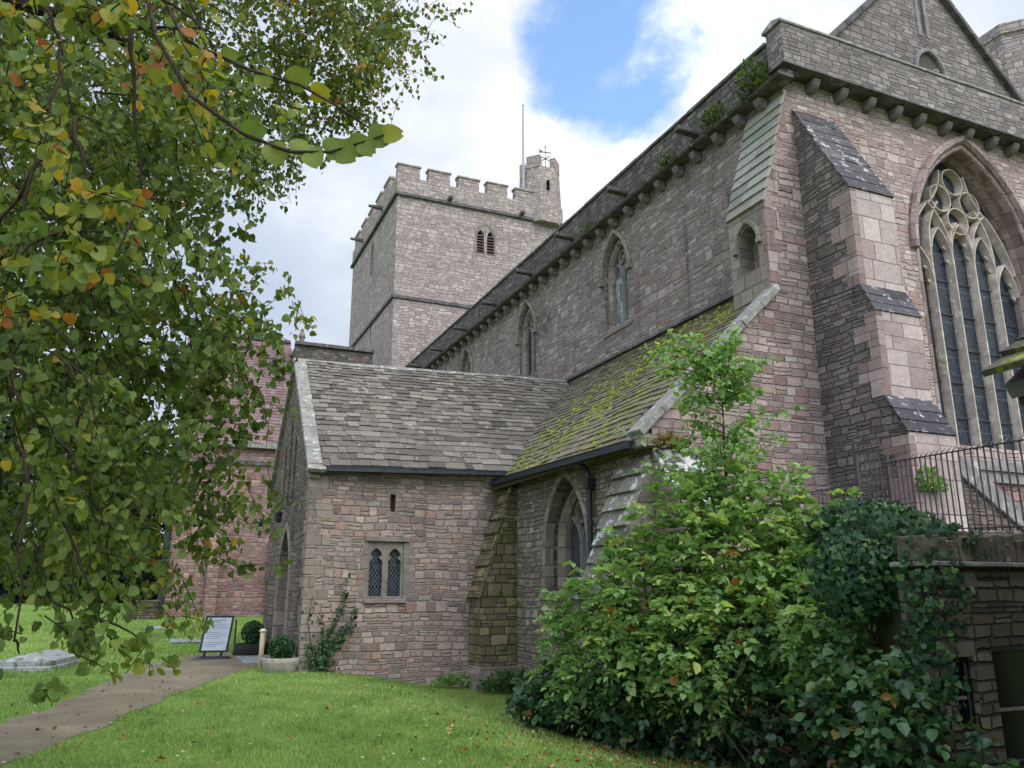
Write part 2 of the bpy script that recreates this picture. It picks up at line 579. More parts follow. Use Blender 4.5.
def slate_mat(name, cols, moss, lichen, bands=(), lt=0.585):
    m, b = new_mat(name)
    rn = b.n('ShaderNodeAttribute', attribute_name='rnd').outputs['Fac']
    uvn = b.n('ShaderNodeUVMap', uv_map='UVMap').outputs[0]
    u, v, _ = b.sep(uvn)
    c = b.ramp(rn, [(i / (len(cols) - 1), hx(x)) for i, x in enumerate(cols)])
    g = b.noise(uvn, 14.0, 5.0, 0.65)[0]
    gv = b.m('ADD', 0.45, b.m('MULTIPLY', g, 1.05))
    c = b.mix(1.0, c, b.xyz(gv, gv, gv), 'MULTIPLY')
    ln = b.mr(b.m('ADD', b.m('MULTIPLY', b.noise(uvn, 4.0, 7.0, 0.78)[0], 0.8), b.m('MULTIPLY', b.noise(uvn, 0.9, 2.0)[0], 0.2)), lt, lt + 0.05)
    c = b.mix(b.m('MULTIPLY', ln, lichen), c, hx('bdbbb2'))
    mz = b.noise(uvn, 5.0, 6.0, 0.72)[0]
    my = b.noise(b.xyz(b.m('MULTIPLY', u, 1.5), b.m('MULTIPLY', v, 0.55), 0.0), 1.0, 3.0, 0.6)[0]
    mm = b.m('ADD', b.m('MULTIPLY', mz, 1.0), b.m('MULTIPLY', my, 0.30))
    for (cu, wd, amt) in bands:
        dd = b.m('DIVIDE', b.m('SUBTRACT', u, cu), wd)
        gs = b.m('EXPONENT', b.m('MULTIPLY', b.m('MULTIPLY', dd, dd), -1.0))
        mm = b.m('ADD', mm, b.m('MULTIPLY', gs, amt))
    mk = b.mr(mm, 0.80 - moss, 0.98 - moss)
    mc = b.mix(b.noise(uvn, 3.0, 4.0, 0.6)[0], hx('566026'), hx('949840'))
    c = b.mix(mk, c, mc)
    ht = b.m('ADD', b.m('MULTIPLY', g, 0.6), b.m('MULTIPLY', mk, b.m('ADD', 0.4, mz)))
    finish(b, c, 0.85, ht, 0.018, 0.8, 0.2)
    return m


def leaf_mat(name, stops, transl=0.35, rough=0.42, spec=0.4, tc=(1.5, 1.45, 0.6, 1)):
    m, b = new_mat(name)
    rn = b.n('ShaderNodeAttribute', attribute_name='rnd').outputs['Fac']
    pos = b.n('ShaderNodeNewGeometry').outputs['Position']
    c = b.ramp(rn, [(p, hx(x)) for p, x in stops])
    nz = b.noise(pos, 28.0, 2.0)[0]
    nv = b.m('ADD', 0.72, b.m('MULTIPLY', nz, 0.56))
    c = b.mix(1.0, c, b.xyz(nv, nv, nv), 'MULTIPLY')
    p = b.n('ShaderNodeBsdfPrincipled', {'Base Color': c, 'Roughness': rough, 'Specular IOR Level': spec})
    t = b.n('ShaderNodeBsdfTranslucent', {'Color': b.mix(1.0, c, tc, 'MULTIPLY')})
    mx = b.n('ShaderNodeMixShader', {0: transl})
    b.nt.links.new(p.outputs[0], mx.inputs[1]); b.nt.links.new(t.outputs[0], mx.inputs[2])
    b.n('ShaderNodeOutputMaterial', {'Surface': mx.outputs[0]})
    return m


def glass_mat(name, pitch=0.11, diamond=True, tint='2a3138', bars=None):
    m, b = new_mat(name)
    uvn = b.n('ShaderNodeUVMap', uv_map='UVMap').outputs[0]
    u, v, _ = b.sep(uvn)
    if diamond:
        a = b.m('DIVIDE', b.m('ADD', b.m('MULTIPLY', u, 1.5), v), pitch); c = b.m('DIVIDE', b.m('SUBTRACT', b.m('MULTIPLY', u, 1.5), v), pitch)
    else:
        a = b.m('DIVIDE', u, pitch); c = b.m('DIVIDE', v, pitch * 1.3)
    def edge(x):
        f = b.m('FRACT', x)
        return b.m('MINIMUM', f, b.m('SUBTRACT', 1.0, f))
    e = b.m('MINIMUM', edge(a), edge(c))
    lead = b.mr(e, 0.05, 0.10)
    hsh = b.n('ShaderNodeTexWhiteNoise', {'Vector': b.xyz(b.m('FLOOR', a), b.m('FLOOR', c), 0.0)}, noise_dimensions='3D')
    hv = b.sep(hsh.outputs[1])
    gv = b.m('ADD', 0.4, b.m('MULTIPLY', hv[0], 1.3))
    gc = b.mix(1.0, hx(tint), b.xyz(gv, gv, gv), 'MULTIPLY')
    col = b.mix(lead, hx('565a5e'), gc)
    if bars:
        hb = b.mr(edge(b.m('DIVIDE', v, bars)), 0.012, 0.02)
        col = b.mix(hb, hx('85898c'), col)
    bend = b.noise(b.xyz(b.m('ADD', u, b.m('MULTIPLY', hv[1], 3.0)), v, hv[2]), 2.0, 2.0)[0]
    finish(b, col, b.mix(lead, (0.6, 0.6, 0.6, 1), (0.22, 0.22, 0.22, 1)), b.m('ADD', bend, b.m('MULTIPLY', hv[2], 0.5)), 0.02, 0.5, 0.45)
    return m


M = {}
M['porch'] = stone('porch_rubble', 0.185, 0.36, ['7d6b64', '9a8478', '8a7063', 'a38d80', '74625e', '93705f', '8f8278', '6a5b57'], '8d8177', 0.014, 0.03, 0.5, 0.30, 0.10, 0.0, '3a3230', 0.25, k=1.22, sat=0.62, jit=0.32)
M['gable'] = stone('gable_rubble', 0.16, 0.34, ['6a5f5a', '7d7068', '5c5350', '85776e', '6f625c'], '6b6259', 0.014, 0.035, 0.5, 0.45, 0.10, 0.0, '2c2827', 0.3, k=1, sat=0.8)
M['chapel'] = stone('chapel_rubble', 0.17, 0.34, ['6f665c', '857a6e', '5f574f', '8f8374', '776a60', '6b5f58'], '6b645a', 0.015, 0.035, 0.5, 0.45, 0.08, 0.16, '26241f', 0.35, k=1.2, sat=0.75)
M['endwall'] = stone('red_coursed_stone', 0.20, 0.46, ['8a7470', '9c8880', '7a5f5c', 'a08f88', '85625c', '93807a', '6f5a58'], '8a7e78', 0.014, 0.02, 0.35, 0.28, 0.14, 0.0, '3b3434', 0.25, k=1.2, sat=0.68)
M['chancel'] = stone('chancel_rubble', 0.19, 0.42, ['726a69', '857b78', '655a5a', '8d8480', '7a6968', '6b6258', '80706e'], '817975', 0.014, 0.035, 0.5, 0.45, 0.16, 0.0, '2e2a2d', 0.55, k=1.28, sat=0.8, jit=0.3)
M['east'] = stone('east_wall_rubble', 0.20, 0.42, ['988582', 'a8968f', '8a6f6c', 'b0a097', '93746e', '9f8f88', '85706e'], 'a0948b', 0.015, 0.035, 0.5, 0.22, 0.2, 0.0, '443c3c', 0.22, k=1.2, sat=0.75, jit=0.3)
M['sidestone'] = stone('buttress_side_rubble', 0.17, 0.40, ['6c6460', '7b726c', '5d5552', '847a73', '70605d'], '655e59', 0.014, 0.035, 0.5, 0.40, 0.08, 0.06, '2b2826', 0.35, k=1.05, sat=0.7)
M['parapet'] = stone('parapet_stone', 0.2, 0.42, ['5d5754', '6b6562', '524c4a', '756f6a', '645b59'], '5a5552', 0.013, 0.03, 0.5, 0.55, 0.30, 0.05, '262425', 0.45, k=1, sat=0.7)
M['eparapet'] = stone('east_parapet_stone', 0.2, 0.42, ['77706e', '868080', '6c6564', '8f8884', '7c7170'], '78726e', 0.013, 0.03, 0.5, 0.35, 0.35, 0.0, '383436', 0.3, k=1.05, sat=0.8)
M['ashlar'] = stone('dressed_sandstone', 0.34, 0.62, ['948684', 'a0938f', '8a7876', 'a89b95', '8f807d'], '7c716d', 0.008, 0.004, 0.0, 0.22, 0.14, 0.0, '40393a', 0.28, None, 0.012, 1.25, 0.2, sat=0.8)
M['redash'] = stone('red_sandstone_quoin', 0.36, 0.5, ['8d6f6a', '9a8078', '7d5a55', 'a08a82', '8a645c'], '756863', 0.008, 0.004, 0.0, 0.25, 0.12, 0.0, '40393a', 0.25, None, 0.012, 1.15, 0.2, sat=0.5)
M['greyash'] = stone('weathered_dressed_stone', 0.30, 0.5, ['736a62', '7f766c', '675d57', '857a70'], '625b54', 0.008, 0.006, 0.0, 0.35, 0.12, 0.0, '2c2926', 0.35, None, 0.012, 1.3, 0.2, sat=0.8)
M['mossbut'] = stone('mossy_buttress_stone', 0.24, 0.42, ['7d7048', '8f7b50', '6a5f45', '6f6446', '787050'], '57523a', 0.012, 0.02, 0.2, 0.35, 0.12, 0.75, '2a2820', 0.4, k=1.0, sat=0.7)
M['tower'] = stone('tower_stone', 0.26, 0.5, ['938a86', 'a19894', '857b79', 'a89f9a', '8e8280', '97908c'], '8d8581', 0.014, 0.035, 0.5, 0.20, 0.16, 0.0, '4a4547', 0.22, k=1.12, sat=0.95, jit=0.24)
M['red'] = stone('red_sandstone_wall', 0.22, 0.42, ['8a5d56', '9c6d64', '7a4f4a', 'a67a70', '8c6a64', '94584f'], '8f7f78', 0.020, 0.035, 0.45, 0.20, 0.12, 0.0, '3a2c2a', 0.2, k=1.1, sat=0.62)
M['dkwall'] = stone('dark_garden_wall_stone', 0.16, 0.34, ['4c463c', '5c5446', '403b33', '686050', '504838'], '3b372f', 0.012, 0.018, 0.4, 0.45, 0.06, 0.14, '1c1b17', 0.3, k=1.2, sat=0.9)
M['slate'] = slate_mat('porch_stone_slates', ['4c4741', '6a625a', '5a534b', '787066', '625a50', '867e72', '544c45'], 0.05, 0.55, (), 0.57)
M['slate_d'] = slate_mat('dark_mossy_slabs', ['3f3c35', '4d4940', '35332e', '565046'], 0.03, 0.2, [(15.9, 0.35, 0.2), (12.0, .5, .1)])
M['slate_m'] = slate_mat('mossy_stone_slates', ['5f5a4c', '756d5a', '686052', '827864', '6c6450'], 0.055, 0.4, [(13.3, 0.7, 0.18), (15.5, 0.85, 0.17), (17.6, 0.45, 0.16), (12.2, 0.3, 0.05)])
M['slate_w'] = slate_mat('buttress_weathering_slabs', ['454244', '545052', '3c3a3c', '5c5858'], -0.12, 0.9, (), 0.535)
M['slate_wl'] = slate_mat('white_lichened_slabs', ['454244', '545052', '3c3a3c', '5c5858'], -0.12, 1.0, (), 0.485)
M['slate_g'] = slate_mat('pale_weathering_slabs', ['86867c', '959488', '7a7b70', '9c988c', '8a8072'], 0.03, 0.7, (), 0.56)
M['slate_l'] = slate_mat('lichened_chapel_slabs', ['6d6a5e', '7d786c', '5c584e', '85806f'], 0.0, 1.0, (), 0.52)
M['slate_r'] = slate_mat('red_brown_slates', ['6f5a58', '7c6664', '664f4e', '84706c'], -0.1, 0.3)
M['coping'] = plain('lichened_coping', '77746e', '8e8b83', 0.9, 5.0, 0.15, 0.01, 0, ('aeaba0', 0.57))
M['copdark'] = plain('dark_coping', '4f4b4a', '6a6563', 0.9, 4.0, 0.15, 0.01, 0, ('9a978f', 0.60))
M['trac'] = plain('tracery_stone', 'a2948a', 'bfb2a6', 0.85, 3.0, 0.2, 0.006, 0, ('cfc6ac', 0.56))
M['tracgrey'] = plain('grey_tracery_stone', '726a68', '857c7a', 0.85, 4.0, 0.2, 0.006)
M['frame'] = plain('window_dressing_stone', '70675f', '837a71', 0.88, 5.0, 0.2, 0.006)
M['corbel'] = plain('corbel_stone', '6a6463', '88807d', 0.9, 2.0, 0.15, 0.012)
M['iron'] = plain('black_iron', '1b1c1f', '2a2a2c', 0.5, 20.0, 0.4, 0.001)
M['rust'] = plain('weathered_railing_iron', '3a3638', '4d4442', 0.6, 14.0, 0.35, 0.001)
M['gutter'] = plain('dark_blue_gutter', '20262d', '2d333a', 0.4, 10.0, 0.4, 0.001)
M['pole'] = plain('grey_painted_pole', '8d9196', 'a1a4a8', 0.4, 6.0, 0.4, 0)
M['dark'] = plain('dark_interior', '0b0b0c', '121213', 0.9, 3.0, 0.1, 0)
M['wood'] = plain('dark_oak_door', '2a211b', '3a2e25', 0.7, 10.0, 0.25, 0.004)
M['glass'] = glass_mat('leaded_glass', 0.12, True, '232a30')
m, b = new_mat('east_window_glass')
uvn = b.n('ShaderNodeUVMap', uv_map='UVMap').outputs[0]
u, v, _ = b.sep(uvn)
g1 = b.noise(uvn, 11.0, 5.0, 0.75)[0]; g2 = b.noise(b.xyz(b.m('MULTIPLY', u, 6.0), b.m('MULTIPLY', v, 2.0), 0.0), 1.0, 3.0, 0.6)[0]
c = b.ramp(b.m('ADD', b.m('MULTIPLY', g1, 0.7), b.m('MULTIPLY', g2, 0.3)), [(0.30, hx('12161b')), (0.5, hx('242b33')), (0.62, hx('3a434c')), (0.75, hx('6c747a'))])
fv = b.m('FRACT', b.m('DIVIDE', v, 0.85))
c = b.mix(b.mr(fv, 0.985, 0.992, 0.0, 0.5), c, hx('8d9195'))
finish(b, c, 0.42, g1, 0.03, 0.7, 0.35)
M['glassbig'] = m
M['glasspale'] = glass_mat('pale_clerestory_glass', 0.14, False, '7b8684')
M['pane'] = plain('window_pane', '0d1011', '14181a', 0.15, 2.0, 0.25, 0)
M['dkcop'] = plain('dark_upright_coping', '4f483c', '6b6252', 0.92, 7.0, 0.12, 0.015, 0, ('8a8674', 0.62))
M['blackp'] = plain('black_painted_timber', '101112', '18191a', 0.4, 8.0, 0.4, 0)
M['louvre'] = plain('louvre_slats', '5b4a4c', '6a5656', 0.8, 8.0, 0.2, 0)
M['bark'] = plain('bark', '3b342d', '55493f', 0.95, 14.0, 0.1, 0.02)
M['twig'] = plain('twig_bark', '2c2620', '41362b', 0.9, 20.0, 0.1, 0)
M['stem'] = plain('green_stem', '4c5530', '5c5a38', 0.7, 20.0, 0.2, 0)
M['poster'] = plain('poster_paper', 'aab0ba', 'b6bbc4', 0.35, 2.0, 0.4, 0)
M['ink'] = plain('poster_ink', '7b828e', '868d98', 0.6, 2.0, 0.2, 0)
M['plastic'] = plain('black_plastic', '16171b', '202126', 0.35, 12.0, 0.4, 0)
M['trough'] = plain('stone_trough', '8a8478', 'a09a8d', 0.92, 7.0, 0.15, 0.01, 0, ('6d7050', 0.58))
M['dpot'] = plain('dark_planter', '262422', '33302d', 0.9, 7.0, 0.15, 0.01)
M['cream'] = plain('cream_post', 'b9ad8c', 'c9bf9f', 0.7, 10.0, 0.25, 0)
M['ledger'] = plain('grey_ledger_stone', '7c7f7e', '909391', 0.9, 5.0, 0.15, 0.01, 0, ('5f6650', 0.52))
M['soil'] = plain('bare_soil', '3a3128', '54463a', 0.95, 6.0, 0.1, 0.02)
M['moss'] = plain('roof_moss', '636c2a', '8f9343', 0.95, 12.0, 0.05, 0.02)
M['tree'] = leaf_mat('tree_leaf', [(0, '3a4a22'), (.3, '4f622e'), (.55, '647638'), (.72, '747f3a'), (.86, '88872f'), (.95, 'a5842c'), (1, '8c5428')], 0.42, 0.55, 0.22)
M['bgleaf'] = leaf_mat('dark_evergreen_leaf', [(0, '16201a'), (1, '2b3a28')], 0.15, 0.6, 0.2)
M['elder'] = leaf_mat('elder_leaf', [(0, '56763f'), (.4, '6f9252'), (.75, '93ae68'), (.95, 'aebc62'), (1, '8a5a35')], 0.40, 0.5, 0.3, (1.35, 1.3, 0.8, 1))
M['sapling'] = leaf_mat('sapling_leaf', [(0, '567842'), (.6, '749656'), (1, '96b474')], 0.45, 0.45, 0.4)
M['bramble'] = leaf_mat('bramble_leaf', [(0, '284428'), (.5, '3d5c34'), (.85, '597642'), (.95, '7c7f38'), (1, '7d4f2c')], 0.25, 0.4, 0.5)
M['ivy'] = leaf_mat('ivy_leaf', [(0, '18301c'), (.6, '2a4a28'), (1, '54703e')], 0.2, 0.55, 0.22)
M['box'] = leaf_mat('box_leaf', [(0, '1d3a1c'), (.6, '31552a'), (1, '4d7038')], 0.25, 0.4, 0.4)
M['fern'] = leaf_mat('wall_plant_leaf', [(0, '2d4222'), (.6, '475f2c'), (1, '6b7436')], 0.35, 0.5, 0.3)
M['litter'] = leaf_mat('fallen_leaf', [(0, '5a3a22'), (.5, '7a4c2a'), (.85, '94683a'), (1, 'b0a080')], 0.15, 0.7, 0.2)
M['straw'] = leaf_mat('dry_grass', [(0, '6a5c3c'), (1, 'a39468')], 0.3, 0.7, 0.1)
M['blade'] = leaf_mat('grass_blade', [(0, '587632'), (.5, '749244'), (.85, '98ac5c'), (1, 'b8b583')], 0.3, 0.5, 0.3, (1.2, 1.2, 0.9, 1))

# ------------------------------------------------------------------ ground
def ss(t):
    t = np.clip(t, 0, 1)
    return t * t * (3 - 2 * t)


def gz(x, y):
    x = np.asarray(x, float); y = np.asarray(y, float)
    back = 0.033 * np.maximum(0, y - 23) * ss((y - 23) / 6)
    back = np.minimum(back, 1.5)
    dip = -0.45 * ss((x - 3.0) / 3.6) * ss((24 - y) / 5) * ss((y + 2) / 6)
    return back + dip


def axis(lo, hi, step, far):
    a = list(np.arange(lo, hi + 1e-6, step)); s = step
    p = [lo]; q = [hi]
    while q[-1] < far:
        s *= 1.5; q.append(q[-1] + s); p.append(p[-1] - s)
    return np.array(sorted(set(np.round(p[1:] + a + q[1:], 4))))


gx = axis(-12, 14, 0.5, 1200); gy = axis(-2, 62, 0.5, 1200)
XX, YY = np.meshgrid(gx, gy)
ZZ = gz(XX, YY)
Vg = np.stack([XX, YY, ZZ], -1).reshape(-1, 3)
nx, ny = len(gx), len(gy)
ii, jj = np.meshgrid(np.arange(nx - 1), np.arange(ny - 1))
k0 = (jj * nx + ii).ravel()
Fg = np.stack([k0, k0 + 1, k0 + 1 + nx, k0 + nx], 1)

PATH_UP = [(-3.6, 7.2), (-2.45, 9.8), (-1.75, 12.0), (-1.21, 13.93), (-0.84, 16.18), (-0.47, 18.83), (0.3, 22.0), (1.0, 23.6), (1.9, 24.2), (2.93, 24.3)]
PATH_LO = [(-2.4, 6.0), (-1.35, 9.3), (-0.77, 10.59), (-0.35, 12.07), (0.11, 13.71), (0.56, 15.11), (1.12, 16.71), (1.75, 18.4), (2.2, 19.4), (2.93, 19.9)]
PATH_POLY = PATH_UP + PATH_LO[::-1]


def in_poly(poly, X, Y):
    r = np.zeros(X.shape, bool)
    n = len(poly)
    for i in range(n):
        x1, y1 = poly[i]; x2, y2 = poly[(i + 1) % n]
        if y1 == y2: continue
        c = ((y1 > Y) != (y2 > Y)) & (X < (x2 - x1) * (Y - y1) / (y2 - y1) + x1)
        r ^= c
    return r


m, b = new_mat('lawn_turf')
pos = b.n('ShaderNodeNewGeometry').outputs['Position']
n1 = b.noise(pos, 0.35, 4.0, 0.6)[0]; n2 = b.noise(pos, 3.0, 4.0, 0.65)[0]; n3 = b.noise(pos, 34.0, 4.0, 0.7)[0]
c = b.ramp(b.m('ADD', b.m('MULTIPLY', n1, 0.45), b.m('MULTIPLY', n3, 0.55)), [(0.30, hx('4a6028')), (0.5, hx('6b843c')), (0.62, hx('84994e')), (0.75, hx('a3ab68'))])
c = b.mix(b.mr(n2, 0.55, 0.72, 0.0, 0.6), c, hx('9aa45c'))
c = b.mix(b.mr(b.noise(pos, 0.9, 5.0, 0.7)[0], 0.56, 0.68, 0.0, 0.5), c, hx('4c6a34'))
px, py, pz = b.sep(pos)
bare = b.m('MULTIPLY', b.mr(px, 4.2, 6.2), b.mr(n2, 0.30, 0.55))
bare = b.m('MULTIPLY', bare, b.mr(py, 20.0, 15.0))
c = b.mix(b.m('MULTIPLY', bare, 0.55), c, hx('5d5236'))
finish(b, c, 0.95, n3, 0.04, 0.9, 0.1)
M['lawn'] = m
lawn = raw_mesh('lawn', Vg, Fg, 4, m, None, None, True)
lawn['kind'] = 'structure'

m, b = new_mat('tarmac_path')
pos = b.n('ShaderNodeNewGeometry').outputs['Position']
n1 = b.noise(pos, 0.8, 5.0, 0.65)[0]; n3 = b.noise(pos, 45.0, 4.0, 0.7)[0]
c = b.ramp(b.m('ADD', b.m('MULTIPLY', n1, 0.5), b.m('MULTIPLY', n3, 0.5)), [(0.32, hx('4d4536')), (0.5, hx('6a5f4c')), (0.68, hx('8f846c'))])
c = b.mix(b.mr(b.noise(pos, 2.2, 5.0, 0.7)[0], 0.55, 0.68, 0.0, 0.6), c, hx('5c5f38'))
finish(b, c, 0.8, n3, 0.012, 0.8, 0.3)
M['path'] = m
mb = MB()
U_ = np.array(PATH_UP); L_ = np.array(PATH_LO)
NS = 44
def resample(A, n):
    d = np.r_[0, np.cumsum(np.linalg.norm(np.diff(A, axis=0), axis=1))]
    t = np.linspace(0, d[-1], n)
    return np.stack([np.interp(t, d, A[:, 0]), np.interp(t, d, A[:, 1])], 1)
Ur, Lr = resample(U_, NS), resample(L_, NS)
Ur[:, 0] += 0.05 * np.sin(np.arange(NS) * 1.7) + RNG.uniform(-.03, .03, NS); Lr[:, 0] += 0.05 * np.sin(np.arange(NS) * 1.1 + 1) + RNG.uniform(-.03, .03, NS)
vs = []
for i in range(NS):
    for t in np.linspace(0, 1, 7):
        p = Ur[i] * (1 - t) + Lr[i] * t
        crown = 0.03 * math.sin(math.pi * t)
        vs.append((p[0], p[1], float(gz(p[0], p[1])) + 0.006 + crown))
fs = [(i * 7 + k, i * 7 + k + 1, (i + 1) * 7 + k + 1, (i + 1) * 7 + k) for i in range(NS - 1) for k in range(6)]
mb.add(vs, [f[::-1] for f in fs])
mb.build('path', m).__setitem__('kind', 'structure')

X, Y, Z = V3(1, 0, 0), V3(0, 1, 0), V3(0, 0, 1)


# ------------------------------------------------------------------ building helpers
def arch(cx, wd, z0, zs, za, n=9):
    a = wd / 2; r = za - zs
    Rr = (a * a + r * r) / (2 * a)
    ph = math.atan2(r, Rr - a) if Rr != a else math.pi / 2
    ph = math.atan2(r, (Rr - a))
    right = []
    for i in range(n + 1):
        t = ph * i / n
        right.append((cx + a - Rr + Rr * math.cos(t), zs + Rr * math.sin(t)))
    left = [(2 * cx - x, z) for x, z in right[::-1]][1:]
    pts = [(cx - a, z0), (cx + a, z0)] + right + left
    out = []
    for p in pts:
        if not out or math.hypot(p[0] - out[-1][0], p[1] - out[-1][1]) > 1e-4: out.append(p)
    if math.hypot(out[0][0] - out[-1][0], out[0][1] - out[-1][1]) < 1e-4: out.pop()
    return out


def archpath(cx, wd, zs, za, z0=None, n=9):
    p = arch(cx, wd, zs - 1.0, zs, za, n)[2:]
    p = [(cx + wd / 2, zs)] + [q for q in p if q[1] > zs + 1e-5] + [(cx - wd / 2, zs)]
    if z0 is not None: p = [(cx + wd / 2, z0)] + p + [(cx - wd / 2, z0)]
    return p


def arc(cx, cz, r, a0, a1, n=10):
    return [(cx + r * math.cos(R(a0 + (a1 - a0) * i / n)), cz + r * math.sin(R(a0 + (a1 - a0) * i / n))) for i in range(n + 1)]


def plane_poly(mb, poly, O, U, W, N, d):
    mb.wall(np.asarray(O) - np.asarray(N) * d, U, W, N, poly)


def slates(mb, O, A, B, N, L, S, e0=0.2, e1=0.12, wmin=0.16, wmax=0.4, th=0.022, keep=None, uo=0.0, jit=0.006, aleft=None):
    O, A, B, N = (np.asarray(t, float) for t in (O, A, B, N))
    s = 0.0
    while s < S - 0.03:
        e = e0 + (e1 - e0) * s / S
        e *= random.uniform(0.93, 1.07)
        ln = min(e * 1.9, S - s + 0.02)
        a = (aleft(s) if aleft else 0.0) - random.uniform(0, wmin)
        while a < L:
            wd = random.uniform(wmin, wmax) * (1.0 - 0.25 * s / S)
            ca = a + wd / 2
            if keep is None or keep(ca, s):
                a0 = max(a + 0.003, aleft(s) if aleft else 0); a1 = min(a + wd - 0.003, L)
                if a1 - a0 > 0.03:
                    j = lambda k=1.0: random.uniform(-jit, jit) * k
                    s0 = s + j(1.6) - (random.uniform(.02, .06) if random.random() < .05 else 0); t = th * random.uniform(0.75, 1.3)
                    sg_ = .022 * math.sin(.9 * ca + .5 * s + uo) + .012 * math.sin(2.3 * ca - 1.1 * s); z0a = t + 0.02 + j(.9) + sg_; z0b = t + 0.02 + j(.9) + sg_
                    lo = [O + A * a0 + B * (s0 + j()), O + A * a1 + B * (s0 + j())]
                    hi = [O + A * a1 + B * (s + ln), O + A * a0 + B * (s + ln)]
                    vs = [lo[0] + N * z0a, lo[1] + N * z0b, hi[0] + N * (0.012 + sg_), hi[1] + N * (0.012 + sg_), lo[0] + N * (z0a - t), lo[1] + N * (z0b - t), hi[0] - N * 0.02, hi[1] - N * 0.02]
                    ua, ub, va, vb = a0 + uo, a1 + uo, s, s + ln
                    mb.add(vs, [(0, 1, 2, 3), (4, 5, 1, 0), (5, 6, 2, 1), (7, 4, 0, 3), (5, 4, 7, 6)], random.random(),
                           [[(ua, va), (ub, va), (ub, vb), (ua, vb)], [(ua, va - .02), (ub, va - .02), (ub, va), (ua, va)], [(ub, va), (ub, vb), (ub, vb), (ub, va)], [(ua, vb), (ua, va), (ua, va), (ua, vb)], [(ub, va), (ua, va), (ua, vb), (ub, vb)]])
            a += wd
        s += e


def slab_slope(mb, O, A, B, N, L, S, n, th=0.07, over=0.03):
    """weathering of n overlapping slabs on a buttress"""
    O, A, B, N = (np.asarray(t, float) for t in (O, A, B, N))
    e = S / n
    for i in range(n):
        k = random.choice((1, 2, 2)) if L > 0.7 else 1
        cuts = [0] + sorted(random.uniform(.3, .7) * L for _ in range(k - 1)) + [L]
        for a0, a1 in zip(cuts[:-1], cuts[1:]):
            s = i * e - over; s1 = (i + 1) * e + 0.02
            h = th * random.uniform(.8, 1.15)
            p = [O + A * (a0 - (over if a0 == 0 else -.004)) + B * s, O + A * (a1 + (over if a1 == L else -.004)) + B * s]
            q = [O + A * (a1 + (over if a1 == L else -.004)) + B * s1, O + A * (a0 - (over if a0 == 0 else -.004)) + B * s1]
            vs = [p[0] + N * h, p[1] + N * h, q[0] + N * .02, q[1] + N * .02, p[0], p[1], q[0] - N * .03, q[1] - N * .03]
            mb.add(vs, [(0, 1, 2, 3), (4, 5, 1, 0), (5, 6, 2, 1), (7, 4, 0, 3), (5, 4, 7, 6)], random.random(),
                   [[(a0, s), (a1, s), (a1, s1), (a0, s1)]] + [[(a0, s), (a1, s), (a1, s + .07), (a0, s + .07)]] * 4)


def dup(o, loc=None):
    c = o.copy(); COL.objects.link(c)
    if loc is not None: c.location = loc
    return c


# ------------------------------------------------------------------ porch
porch = thing('porch', 'gabled reddish rubble stone porch with grey slate roof and small two-light window', 'porch', (2.93, 18.05, 0))
px0, py0, py1, pxe = 2.93, 18.05, 24.75, 7.62
pap_y, pap_z, pe_z = 21.40, 7.62, 4.42
mb = MB()
win = [(4.305, 1.47), (5.13, 1.47), (5.13, 2.72), (4.305, 2.72)]
slit = [(4.765, 3.40), (4.895, 3.40), (4.895, 3.80), (4.765, 3.80)]
mb.wall((0, py0, 0), X, Z, -Y, [(px0, -0.9), (pxe, -0.9), (pxe, 4.55), (px0, pe_z)], [win, slit], depths=[0.10, 0.35])
plane_poly(mb, [(4.7, 3.3), (4.95, 3.3), (4.95, 3.9), (4.7, 3.9)], (0, py0, 0), X, Z, -Y, 0.33)
mb.build('front_wall', M['porch'], porch)
mb = MB()
door = arch(21.25, 1.9, 0.0, 1.75, 3.15, 8)
lans = [arch(20.55, 0.34, 3.75, 5.0, 5.5, 5), arch(21.40, 0.36, 3.75, 5.6, 6.15, 5), arch(22.25, 0.34, 3.75, 5.0, 5.5, 5)]
mb.wall((px0, 0, 0), Y, Z, -X, [(py0, -.9), (py1, -.4), (py1, pe_z), (pap_y, pap_z), (py0, pe_z)], [door] + lans, depths=[0.55, .22, .22, .22])
mb.wall((0, py1, 0), X, Z, Y, [(px0, -.9), (pxe, -.9), (pxe, pe_z), (px0, pe_z)])
mb.build('gable_wall', M['gable'], porch)
mb = MB()
mb.ribbon(archpath(21.25, 2.08, 1.75, 3.28, 0.0), (px0, 0, 0), Y, Z, -X, 0.2, -.3, 0.02, 0.16, -.02)
mb.ribbon(archpath(21.25, 1.66, 1.75, 2.95, 0.0), (px0, 0, 0), Y, Z, -X, 0.2, -.5, -.22, 0.12, -.26)
door_arch = mb.build('door_arch', M['greyash'], porch)
mb = MB()
mb.box((px0 + .5, 20.3, -.1), (px0 + .56, 22.2, 3.15))
for k in range(9): mb.box((px0 + .485, 20.32 + k * .21, 0), (px0 + .5, 20.32 + k * .21 + .19, 3.1))
dr = mb.build('door', M['wood'], porch)
mb = MB(); mb.lathe((px0 + .44, 20.75, 1.05), [(.05, -.03), (.07, 0), (.05, .03)], 10); mb.build('handle', M['iron'], dr)
for l, cy in zip(lans, (20.55, 21.40, 22.25)):
    mb = MB(); plane_poly(mb, l, (px0, 0, 0), Y, Z, -X, .2); mb.build('lancet_window', M['glass'], porch)
